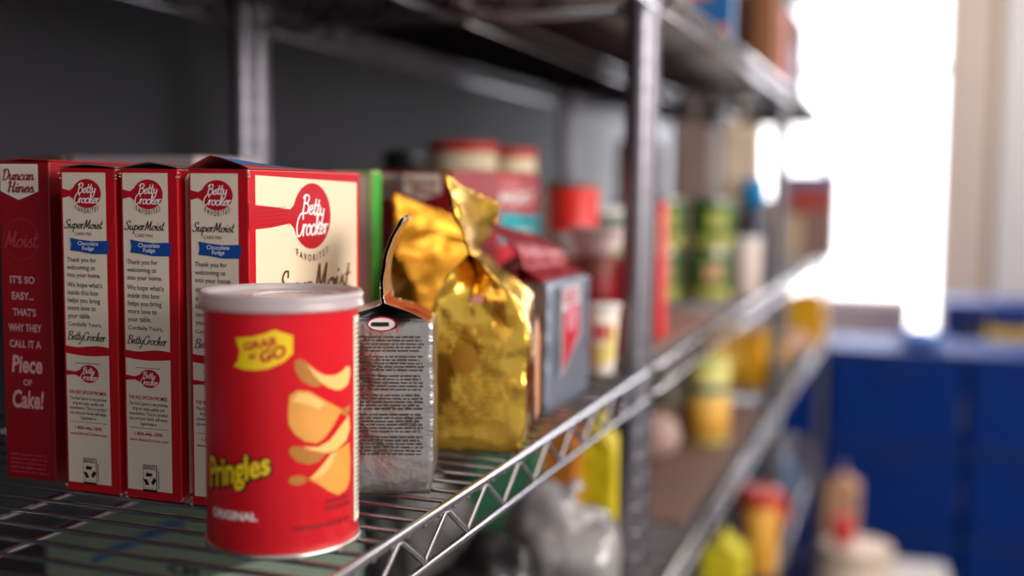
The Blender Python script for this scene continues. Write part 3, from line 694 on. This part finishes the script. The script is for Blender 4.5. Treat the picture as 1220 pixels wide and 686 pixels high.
canister('red_tub', -.372, 1.255, SH, .0265, .186, mat('red_tub_plastic', (226, 44, 36), .4), mat('grey_tub_lid', (120, 112, 108), .5), 'bright red tub with a pale lower label, standing near the back posts', 'tub', [(.10, .128, mat('grey_white_label', (190, 176, 170), .5))], None, .008, r_top=.0305)
# paper cups: a front cup and a stack behind it
def cup(x, y, z, r0, r1, h, m, label, group=None, print_m=None, lid=True):
    r = empty('paper_cup', (x, y, z), 0, label, 'cup', group)
    obj('cup_body', lathe('cup_body', [(r0 * .95, 0), (r0, .001), (r1, h - .003)], 36), m, r, True)
    obj('cup_rim', lathe('cup_rim', [(r1 - .001, h - .004), (r1 + .0015, h - .004), (r1 + .002, h - .002), (r1 + .0012, h), (r1 * .3, h)], 36), white_p, r, True)
    if print_m:
        for i, (a0, a1, z0, z1, mm_) in enumerate(print_m):
            rr = lambda v: r0 + (r1 - r0) * v / h + .0006
            plate('cup_print', rect(a0, z0 * h, a1, z1 * h), lambda u, v: Vector((rr(v) * math.sin(u), -rr(v) * math.cos(u), v)), mm_, r, .3)
    return r
yel_p = mat('soft_yellow_print', (236, 208, 120), .5); pinkp = mat('soft_red_print', (214, 90, 90), .5)
cup(-.280, 1.052, SH, .0115, .0165, .068, mat('white_paper', (238, 222, 206), .6), 'small white paper cup with red and yellow print beside the post', 'paper cups', [(-.5, .5, .15, .42, yel_p), (-.3, .9, .5, .72, pinkp), (.5, 1.3, .2, .7, yel_p)])
canister('stewed_food_tub', -.322, 1.165, SH, .024, .107, mat('brown_pot', (130, 60, 44), .5), None, 'dark red and brown pot under the white bowl', 'tub', [(.05, .085, mat('dark_red_band', (150, 16, 24), .5)), (.015, .035, mat('ochre_band', (176, 120, 50), .5))], None, .003)
r = empty('plastic_bowl', (-.318, 1.165, SH + .107), 0, 'white plastic bowl sitting on the dark red pot', 'bowl')
obj('bowl_body', lathe('bowl_body', [(.021, 0), (.022, .001), (.029, .024)], 36), mat('rose_white_plastic', (216, 188, 184), .45), r, True)
obj('bowl_rim', lathe('bowl_rim', [(.029, .024), (.031, .024), (.0315, .027), (.030, .030), (.01, .030)], 36), mat('rose_white_plastic', (216, 188, 184), .45), r, True)
box('food_box', -.300, -.2735, 1.165, .05, .10, SH, mat('deep_red_card', (150, 20, 30), .5), 'small deep red carton behind the white paper cup', 'food box')

# ------------------------------------------------------------------ middle unit, same shelf
def label_wrap(r, rad, z0, z1, m, name='label', a0=-1.6, a1=1.6):
    return plate(name, rect(a0, z0, a1, z1), lambda u, v: Vector((rad * math.sin(u), -rad * math.cos(u), v)), m, r, .3)
gcan = mat('green_can_label', (44, 110, 30), .45, 0, 0, 40, .35); ycan = mat('yellow_green_label', (176, 172, 80), .5); tan_p = mat('tan_food_print', (196, 150, 110), .5)
def veg_can(x, y, z, label, band2):
    r = canister('vegetable_can', x, y, z, .0335, .082, tin_rim, tin_rim, label, 'can', None, 'green labelled vegetable cans', .003)
    obj('paper_label', lathe('paper_label', [(.0336, .004), (.0341, .0045), (.0341, .076), (.0336, .0765)], 40), gcan, r, True)
    label_wrap(r, .0346, .006, .024, ycan); label_wrap(r, .0346, .034, .062, band2, 'food_picture', -.1, .9); return r
veg_can(-.386, 1.79, SH, 'left green can on the middle shelf, lower of its stack', tan_p)
veg_can(-.312, 1.83, SH, 'right green can on the middle shelf, lower of its stack', tan_p)
veg_can(-.384, 1.80, SH + .0822, 'green can stacked on top of the left green can', ycan)
veg_can(-.310, 1.84, SH + .0822, 'yellow-green can stacked on the right green can', ycan)
canister('white_bottle', -.268, 1.93, SH, .026, .10, mat('pinkish_white_label', (226, 204, 194), .5), white_p, 'short white jar right of the stacked green cans', 'jar', None, None, .01)
r = empty('spray_bottle', (-.266, 1.995, SH), 0, 'dark bottle with a bright blue cap near the front rail', 'bottle')
obj('body', lathe('body', [(.026, 0), (.028, .004), (.028, .11), (.022, .135), (.016, .15)], 32), mat('dark_slate_bottle', (60, 56, 76), .4), r, True)
obj('cap', lathe('cap', [(.018, .150), (.021, .151), (.021, .185), (.017, .197), (.005, .199)], 32), mat('cyan_blue_cap', (0, 130, 190), .35), r, True)
def tall_bag(x, y, z, w, d, h, m, label, seed, group=None):
    return foil_bag('paper_bag', 'bag_body', (x, y, z), .1, w, d, h * .86, h * .05, h * .09, m, label, 'bag', group, seed=seed, amp=.003, bulge=.03, K_=8)
tall_bag(-.378, 2.03, SH, .066, .09, .335, mat('taupe_paper', (136, 114, 104), .7, 0, .2, 30, .15), 'tall taupe paper bag at the back of the middle shelf', 14)
tall_bag(-.300, 2.08, SH, .066, .09, .335, mat('beige_paper', (214, 190, 166), .7, 0, .2, 30, .1), 'tall beige paper bag right of the taupe bag', 15)
tall_bag(-.455, 1.95, SH, .070, .09, .300, mat('brown_paper', (92, 70, 62), .7, 0, .2, 30, .1), 'tall dark brown paper bag left of the taupe bag', 16)
canister('brown_pot', -.310, 2.165, SH, .03, .13, mat('brown_jar', (110, 84, 70), .5), mat('brown_lid', (90, 74, 64), .5), 'brown jar behind the blue capped bottle', 'jar', None, None, .012)
def d_red(r, F, S, w, d, h):
    plate('pale_band', rect(0, h * .62, w, h * .9), F(.0005), mat('salmon_print', (232, 130, 110), .5), r)
box('cracker_box', -.300, -.277, 1.300, .035, .158, SH, mat('vivid_red_card', (226, 44, 48), .45), 'narrow bright red carton just right of the double post', 'food box', deco=d_red)
box('packet_box', -.40, -.345, 1.38, .10, .085, SH, mat('maroon_card', (120, 40, 44), .5), 'low maroon carton on the middle shelf left of the red carton', 'food box')
canister('green_jar', -.43, 1.62, SH, .032, .15, mat('deep_green_jar', (30, 80, 44), .45), white_p, 'deep green jar with a white lid, left of the stacked cans', 'jar', [(.04, .10, mat('leaf_green_label', (90, 130, 50), .5))], None, .012)
def sheet(x0, x1, y0, y1, z, label, m=carton_brown):
    o = obj('cardboard_sheet', boxme('cardboard_sheet', x0, x1, y0, y1, z + .0003, z + .0038, bev=.0008), m); tag(o, label, 'cardboard', 'flattened cardboard liners'); return o
sheet(-.66, -.262, 1.16, 1.62, SH, 'flattened brown cardboard lying on the middle shelf before the green cans', mat('reddish_liner', (150, 104, 92), .8, 0, .1, 20, .2))
for o in COL.objects:                          # the things above that stand on the liner
    if o.parent is None and o.get('category') and o.name.startswith(('cracker_box', 'packet_box')): o.location.z += .0040
# third unit, same shelf
def d_far(r, F, S, w, d, h):
    plate('red_panel', rect(.01, h * .55, w * .9, h * .82), F(.0006), mat('brick_red_print', (180, 70, 64), .5), r)
    plate('blue_strip', rect(0, h * .86, w, h * .98), F(.0006), mat('lavender_blue_print', (120, 120, 170), .5), r)
    plate('tan_panel', rect(0, .0, w * .35, h * .5), F(.0006), mat('tan_print', (214, 186, 150), .5), r)
box('snack_box', -.330, -.204, 3.12, .12, .222, SH + .0022, mat('dusty_brown_card', (150, 116, 108), .55), 'brown, red and blue carton on the furthest unit, in front of the window', 'food box', deco=d_far)
box('snack_box', -.48, -.35, 3.10, .12, .16, SH, mat('wheat_card', (206, 180, 150), .55), 'wheat coloured carton left of the brown and red carton', 'food box')

# ------------------------------------------------------------------ upper shelf
UP = LEVELS[4]
def d_ub(r, F, S, w, d, h):
    plate('orange_panel', rect(0, h * .38, w * .5, h * .9), F(.0006), mat('orange_print', (236, 130, 60), .5), r)
    plate('orange_panel', rect(w * .5, .012, w * .92, .028), F(.0006), mat('orange_print', (236, 130, 60), .5), r)
box('detergent_box', -.307, -.250, 1.60, .03, .17, UP, mat('bright_blue_card', (36, 106, 170), .45), 'blue and orange carton on the upper shelf edge', 'box', deco=d_ub)
box('tall_brown_box', -.284, -.249, 2.08, .10, .26, UP, mat('caramel_card', (150, 98, 62), .7, 0, .1, 40, .1), 'tall caramel brown carton on the upper shelf against the window', 'box')
foil_bag('pink_packet', 'pouch_body', (-.264, 2.205, UP), 0, .042, .05, .13, .02, .03, mat('pink_salmon_foil', (226, 130, 120), .5, 0, .2, 40, .2), 'salmon pink packet on the upper shelf beside the caramel carton', 'packet', seed=21, amp=.003, K_=8)
foil_bag('lilac_packet', 'pouch_body', (-.268, 2.40, UP), 0, .05, .07, .09, .02, .02, mat('lilac_foil', (190, 170, 200), .5, 0, .2, 40, .2), 'lilac packet behind the pink packet on the upper shelf', 'packet', seed=22, amp=.003, K_=8)
cart = [(-.66, -.30, .02, .40, .26), (-.68, -.27, .44, .40, .30), (-.66, -.30, .86, .21, .24), (-.68, -.36, 1.16, .36, .28), (-.66, -.34, 1.56, .34, .24), (-.68, -.34, 1.94, .32, .27), (-.66, -.30, 2.36, .4, .2), (-.66, -.30, 2.8, .4, .24)]  # near-unit cartons added to block light; only their undersides show
lbs = ['long brown carton on the upper shelf nearest the camera, above the left cake mix boxes', 'brown carton on the upper shelf above the three cake mix boxes', 'brown carton on the upper shelf just before the double post', 'brown carton on the upper shelf just past the double post', 'brown carton on the upper shelf behind the blue and orange carton', 'brown carton on the upper shelf behind the tall caramel carton', 'first brown carton on the upper shelf of the furthest unit', 'second brown carton on the upper shelf of the furthest unit']
for (x0, x1, y0, d, h), lb in zip(cart, lbs):
    def dd(r, F, S, w, d, h):
        plate('packing_tape', rect(w / 2 - .025, 0, w / 2 + .025, d), topf(w)(h + .0006), mat('tan_tape', (190, 160, 120), .3), r)
        plate('bottom_seam', rect(w / 2 - .001, 0, w / 2 + .001, d), topf(w)(-.0004), black_ink, r)
    box('cardboard_box', x0, x1, y0, d, h, UP, carton_brown, lb, 'box', 'brown cartons on the upper shelf', deco=dd, bev=.003)

# ------------------------------------------------------------------ lower shelf (seen through the wires)
LO = LEVELS[2]
# pale green carton with a blue marker stroke
green_card = mat('pale_green_card', (112, 130, 112), .7, 0, .1, 30, .12)
gc = empty('green_carton', (-.545, .745, LO), -.235, 'pale green carton with a blue marker stroke, on the shelf below the boxes', 'box')
PG = [(-.15, -.013), (-.047, -.084), (.056, -.09), (.056, .16), (-.15, .16)]
obj('carton', mk('carton', [(x, y, 0) for x, y in PG] + [(x, y, .125) for x, y in PG], [(4, 3, 2, 1, 0), (5, 6, 7, 8, 9)] + [(i, (i + 1) % 5, (i + 1) % 5 + 5, i + 5) for i in range(5)]), green_card, gc)
TF = lambda u, v: Vector((u, v, .1256))
plate('marker_stroke', [(-0.0496, -0.0429), (-0.0631, -0.0192), (-0.0711, 0.0162), (-0.0826, 0.0522), (-0.0816, 0.0746), (-0.0688, 0.071), (-0.0593, 0.0417), (-0.0561, 0.0127), (-0.048, -0.0268), (-0.0406, -0.0465)], TF, mat('blue_marker', (20, 78, 136), .6), gc)
text('CH', [(0.0264, -0.0284), (0.0523, -0.0242), (0.0272, -0.0018), (0.0016, -0.0073)], lambda u, v: Vector((u, v, .1260)), black_ink, gc, bold=.01)
def crumple(name, loc, rad, sq, m, label, cat, seed, group=None, amp=.35, sub=4, part='bag_body', tie=True):
    r = empty(name, loc, 0, label, cat, group); bm = bmesh.new(); bmesh.ops.create_icosphere(bm, subdivisions=sub, radius=1)
    off = Vector((seed, seed * 2, seed * .7))
    for v in bm.verts:
        p = v.co.copy(); n1 = noise.noise(p * 1.6 + off); n2 = abs(noise.noise(p * 4.5 + off)); n3 = abs(noise.noise(p * 9 + off))
        p *= 1 + amp * n1 - amp * .45 * n2 - amp * .2 * n3
        p = Vector((p.x * rad * sq[0], p.y * rad * sq[1], p.z * rad * sq[2] + rad * sq[2] * .9)); p.z = max(p.z, .001); v.co = p
    obj(part, bm_me(part, bm), m, r, True)
    if tie:
        b = bmesh.new(); zt = rad * sq[2] * 1.7
        a_tube(b, [(0, 0, zt), (rad * .1, 0, zt + rad * .18), (rad * .25, rad * .1, zt + rad * .3)], rad * .10, 8); obj('knot', bm_me('knot', b), m, r, True)
    return r
grey_plastic = mat('grey_plastic_film', (176, 172, 172), .26, .15, .5, 30, .35, spec=.6, dist=.006)
black_plastic = mat('black_plastic_film', (34, 32, 34), .25, 0, .5, 30, .2, spec=.6, dist=.006)
crumple('plastic_bag', (-.312, 1.035, LO), .064, (1, .95, 1.10), grey_plastic, 'crumpled grey plastic bag below the shelf rail, nearest the post', 'bag', 3.1, 'crumpled bags on the lower shelf')
crumple('plastic_bag', (-.345, .915, LO), .052, (1.0, .8, 1.15), black_plastic, 'black plastic bag between the two grey bags on the lower shelf', 'bag', 5.2, 'crumpled bags on the lower shelf')
crumple('plastic_bag', (-.340, .805, LO), .052, (.8, .9, 1.0), grey_plastic, 'crumpled grey plastic bag under the gold packet, left of the black bag', 'bag', 7.7, 'crumpled bags on the lower shelf')
crumple('plastic_bag', (-.480, 1.075, LO), .055, (1, .7, 1.2), grey_plastic, 'small grey plastic bag at the back of the lower shelf', 'bag', 9.4, 'crumpled bags on the lower shelf')
foil_bag('green_packet', 'pouch_body', (-.43, 1.20, LO), .3, .08, .06, .12, .02, .03, mat('mint_green_foil', (70, 140, 100), .45, 0, .2, 40, .2), 'mint green packet on the lower shelf, seen through the rail', 'packet', seed=31, amp=.003, K_=8)
foil_bag('orange_packet', 'pouch_body', (-.40, 1.31, LO), .0, .06, .05, .13, .02, .03, mat('orange_foil', (220, 130, 50), .45, 0, .2, 40, .2), 'orange packet on the lower shelf, seen through the rail', 'packet', seed=32, amp=.003, K_=8)
crumple('red_packet', (-.36, 1.17, LO), .036, (.8, .6, 1.2), mat('brick_foil', (170, 70, 60), .4), 'brick red packet beside the grey plastic bag', 'packet', 4.4, None, .3, 3, 'pouch_body')
foil_bag('yellow_packet', 'pouch_body', (-.352, 1.325, LO), .0, .052, .06, .11, .02, .02, mat('strong_yellow_foil', (232, 204, 20), .45, 0, .1, 40, .1), 'yellow packet with green foot left of the double post, lower shelf', 'packet', seed=33, amp=.002, K_=8)
crumple('dark_packet', (-.45, 1.45, LO), .07, (1, 1, .8), mat('dark_brown_film', (60, 44, 40), .5), 'dark brown bag at the back of the lower shelf beyond the post', 'bag', 2.2, None, .3, 3)
box('cardboard_box', -.47, -.285, 1.25, .14, .12, LEVELS[1], carton_brown, 'brown carton on the third shelf down, behind the double post', 'box', bev=.003)
sheet(-.66, -.262, 1.40, 2.20, LO, 'flattened brown cardboard lining the lower shelf under the jars', mat('brown_liner', (122, 88, 74), .8, 0, .1, 20, .25))
zl = LO + .004
pale_gl = mat('pale_glass_jar', (206, 206, 186), .3); lemon = mat('lemon_label', (226, 214, 120), .5)
canister('sauce_jar', -.318, 1.885, zl, .0355, .140, lemon, mat('pale_lemon_lid', (222, 220, 130), .5), 'lemon yellow jar with a dark blue band on the lower shelf', 'jar', [(.085, .098, mat('navy_band', (40, 60, 100), .5)), (.01, .075, mat('amber_label', (236, 176, 70), .5))], None, .012)
canister('sauce_jar', -.375, 1.91, zl, .028, .125, pale_gl, white_p, 'pale glass jar left of the lemon yellow jar', 'jar', [(.02, .06, mat('tan_label', (190, 160, 130), .5))], None, .012)
crumple('snack_bag', (-.372, 1.73, zl), .040, (1, .9, .95), mat('rose_beige_film', (190, 156, 146), .4), 'rose beige bag on the lower shelf just right of the post', 'bag', 6.6, None, .25, 3)
foil_bag('sage_packet', 'pouch_body', (-.43, 1.98, zl), .2, .08, .05, .10, .02, .03, mat('sage_foil', (130, 160, 140), .45, 0, .2, 40, .2), 'sage green packet behind the rose beige bag', 'packet', seed=35, amp=.003, K_=8)
ybag = mat('golden_yellow_film', (240, 176, 16), .4, 0, .3, 30, .2)
crumple('yellow_bag', (-.375, 2.39, LO), .072, (.9, .8, 1.15), ybag, 'left golden yellow bag under the middle shelf rail', 'bag', 1.5, 'golden yellow bags')
crumple('yellow_bag', (-.300, 2.47, LO), .060, (.85, .9, 1.15), ybag, 'right golden yellow bag, just left of the far post', 'bag', 8.5, 'golden yellow bags')
foil_bag('yellow_bag', 'bag_body', (-.275, 3.22, LO + .0022), .0, .095, .10, .13, .02, .02, ybag, 'furthest golden yellow bag, right of the far post', 'bag', 'golden yellow bags', seed=41, amp=.004, K_=8)
crumple('pink_bag', (-.286, 3.0, LO), .038, (1, .8, .9), mat('blush_film', (226, 178, 160), .5), 'blush pink bag in front of the furthest yellow bag', 'bag', 3.9, None, .25, 3)
# third and bottom levels
T3 = LEVELS[1]
canister('orange_jar', -.268, 2.24, T3 + .0022, .036, .165, mat('orange_yellow_label', (236, 170, 60), .5), mat('brick_red_lid', (200, 60, 40), .45), 'orange yellow jar with a red lid on the third shelf', 'jar', None, None, .03)
foil_bag('yellow_packet', 'pouch_body', (-.308, 2.05, T3), 0, .074, .08, .10, .02, .02, mat('canary_foil', (222, 206, 30), .5, 0, .1, 40, .1), 'canary yellow packet on the third shelf left of the orange jar', 'packet', seed=44, amp=.003, K_=8)
crumple('red_bag', (-.30, 2.52, T3), .06, (1, .9, 1), mat('crimson_film', (180, 30, 50), .45), 'crimson bag on the third shelf behind the orange jar', 'bag', 7.1, None, .25, 3)
crumple('teal_bag', (-.30, 2.80, T3), .06, (1, .9, 1.1), mat('slate_blue_film', (84, 104, 130), .45), 'slate blue bag on the third shelf near the far end', 'bag', 7.9, None, .25, 3)
crumple('dark_bag', (-.42, 2.66, T3), .07, (1, .9, 1.1), mat('plum_film', (70, 44, 60), .45), 'plum bag at the back of the third shelf', 'bag', 8.9, None, .25, 3)
crumple('white_bag', (-.30, 1.8, T3), .05, (1, .9, 1), mat('brick_brown_film', (160, 80, 60), .45), 'brick brown bag on the third shelf right of the post', 'bag', 1.9, None, .25, 3)

# ------------------------------------------------------------------ end of the aisle
def bucket(x, y, z, r0, r1, h, m, label):
    r = empty('bucket', (x, y, z), 0, label, 'bucket')
    obj('bucket_body', lathe('bucket_body', [(r0, 0), (r1, h - .02), (r1 - .004, h - .02)], 32), m, r, True)
    obj('lid', lathe('lid', [(r1 - .002, h - .02), (r1 + .005, h - .018), (r1 + .005, h - .004), (r1, h), (.02, h)], 32), m, r, True)
    b = bmesh.new(); a_tube(b, [(-(r1 + .004), 0, h * .8)] + [((r1 + .006) * math.cos(PI - PI * k / 12), -(r1 + .006) * math.sin(PI * k / 12), h * .8 - .07 * math.sin(PI * k / 12)) for k in range(13)], .002, 6)
    obj('handle', bm_me('handle', b), tin_rim, r, True); return r
bucket(-.205, 2.995, LEVELS[0] - .28, .085, .10, .44, white_p, 'white lidded bucket on the floor in front of the furthest unit') if False else None
bucket(-.115, 3.06, 0, .078, .088, .455, mat('tan_bucket', (220, 196, 176), .5), 'cream lidded bucket on the floor at the end of the shelving')
crumple('red_pouch', (-.150, 3.04, .455), .040, (.8, .8, 1.1), mat('scarlet_film', (206, 36, 44), .45), 'scarlet pouch lying on the lid of the cream bucket', 'packet', 3.3, None, .25, 3)
foil_bag('tan_paper_bag', 'bag_body', (-.170, 3.33, 0), .0, .09, .12, .54, .03, .03, mat('kraft_paper', (196, 150, 116), .7, 0, .2, 20, .1), 'tall kraft paper bag standing on the floor behind the cream bucket', 'bag', seed=51, amp=.005, K_=8)
whs = empty('foam_box', (.015, 3.24, 0), .06, 'white foam box with a lid on the floor before the blue totes', 'box')
obj('box_body', boxme('box_body', -.115, .115, 0, .24, 0, .26, bev=.008), white_p, whs); obj('lid', boxme('lid', -.12, .12, -.005, .245, .26, .30, bev=.01), white_p, whs)
tote_m = mat('blue_tote_plastic', (0, 48, 128), .65, 0, .06, 12, .1, spec=.15); tote_rim = mat('blue_tote_rim', (8, 44, 112), .65, spec=.25)
def tote(x, y, z, w, d, h, label, rz=0, bm_=tote_m, rim=tote_rim, group='stacked blue storage totes', lidm=None):
    r = empty('storage_tote', (x, y, z), rz, label, 'tote', group)
    bm = bmesh.new(); vs0 = []
    prof = [(.965, 0), (.965, h * .30), (.975, h * .31), (.975, h * .60), (.985, h * .61), (.985, h * .86)]
    rings = []
    for s, zz in prof:
        hx, hy = w / 2 * s, d / 2 * s; c = .02; ring = []
        for sx_, sy_, a0 in ((1, -1, -90), (1, 1, 0), (-1, 1, 90), (-1, -1, 180)):
            for k in range(4):
                a = math.radians(a0 + 30 * k); ring.append(bm.verts.new((sx_ * (hx - c) + c * math.cos(a), sy_ * (hy - c) + c * math.sin(a), zz)))
        rings.append(ring)
    for a, b in zip(rings, rings[1:]):
        n = len(a)
        for k in range(n): bm.faces.new((a[k], a[(k + 1) % n], b[(k + 1) % n], b[k]))
    bm.faces.new(rings[0][::-1]); bm.faces.new(rings[-1]); obj('tote_body', bm_me('tote_body', bm), bm_, r)
    obj('lid', boxme('lid', -w / 2, w / 2, -d / 2, d / 2, h * .86, h * .985, bev=.008), lidm or rim, r)
    b = bmesh.new(); a_box(b, -.06, .06, -d / 2 - .012, -d / 2 + .01, h * .70, h * .80, bev=.004); obj('handle', bm_me('handle', b), rim, r)
    return r
hs = [0, .295, .590]; nm = ['bottom', 'middle', 'top']
for i, z in enumerate(hs):
    tote(-.045, 3.95, z, .42, .36, .295, f'blue storage tote, {nm[i]} one of the left stack under the window')
for i, z in enumerate(hs):
    tote(-.470, 3.97, z, .42, .36, .295, f'blue storage tote, {nm[i]} one of the stack hidden behind the shelving end')
for i, z in enumerate(hs):
    tote(.402, 3.965, z, .466, .38, .295, f'blue storage tote, {nm[i]} one of the right stack beside the window trim')
tote(.33, 4.52, .70, .46, .3, .29, 'blue tote with a yellow lid behind the right stack', lidm=tote_rim, group=None, bm_=tote_rim)
o = [c for c in COL.objects if c.get('label') == 'blue tote with a yellow lid behind the right stack'][0]
plate('yellow_panel', rect(-.08, .14, .2, .22), lambda u, v: Vector((u, -.158, v)), mat('warm_yellow_plastic', (220, 180, 40), .5), o)
plate('dark_panel', rect(-.17, .13, -.09, .23), lambda u, v: Vector((u, -.158, v)), mat('dark_navy_plastic', (30, 34, 60), .5), o)
o['label'] = 'blue tote with yellow and dark panels behind the right stack'
st_ = empty('side_table', (.33, 4.52, 0), 0, 'grey side table carrying the tote with the yellow panel', 'table')
obj('table_top', boxme('table_top', -.25, .25, -.18, .18, .66, .70, bev=.004), floor_m, st_)
for x in (-.22, .22):
    for y in (-.15, .15): obj('leg', boxme('leg', x - .015, x + .015, y - .015, y + .015, 0, .66), floor_m, st_)
crumple('folded_cloth', (.03, 3.92, .881), .055, (1.5, 1.1, .55), mat('light_blue_cloth', (84, 124, 190), .8), 'light blue cloth lying on top of the left tote stack', 'cloth', 6.1, None, .25, 3, 'cloth_body', tie=False)
# slatted unit that fills the lower part of the far window
ac = empty('window_unit', (-.34, 4.86, .745), 0, 'beige slatted window air unit sitting on the far sill', 'appliance')
obj('housing', boxme('housing', -.30, .33, 0, .13, 0, .205, bev=.01), mat('beige_housing', (214, 196, 190), .6), ac)
for k in range(6): obj('slat', boxme('slat', -.28, .31, -.008, .002, .025 + k * .028, .037 + k * .028, bev=.002), mat('mauve_slat', (180, 160, 160), .6), ac)
# ceiling lamp above the aisle, plus an unseen one added as far-wall fill
cl = empty('ceiling_lamp', (1.0, 1.6, 2.8), 0, 'rectangular ceiling lamp above the aisle, outside the picture', 'lamp')
obj('frame', boxme('frame', -.33, .33, -.63, .63, -.05, 0, bev=.004), white_p, cl)
obj('diffuser', boxme('diffuser', -.30, .30, -.60, .60, -.056, -.05), mat('lamp_diffuser', (255, 250, 240), .5, emit=1.5), cl)
cl2 = copy_tree(cl); cl2.location = (1.0, 3.9, 2.8); cl2['label'] = 'second ceiling lamp, nearer the far window, outside the picture'
cl['group'] = cl2['group'] = 'ceiling lamps'
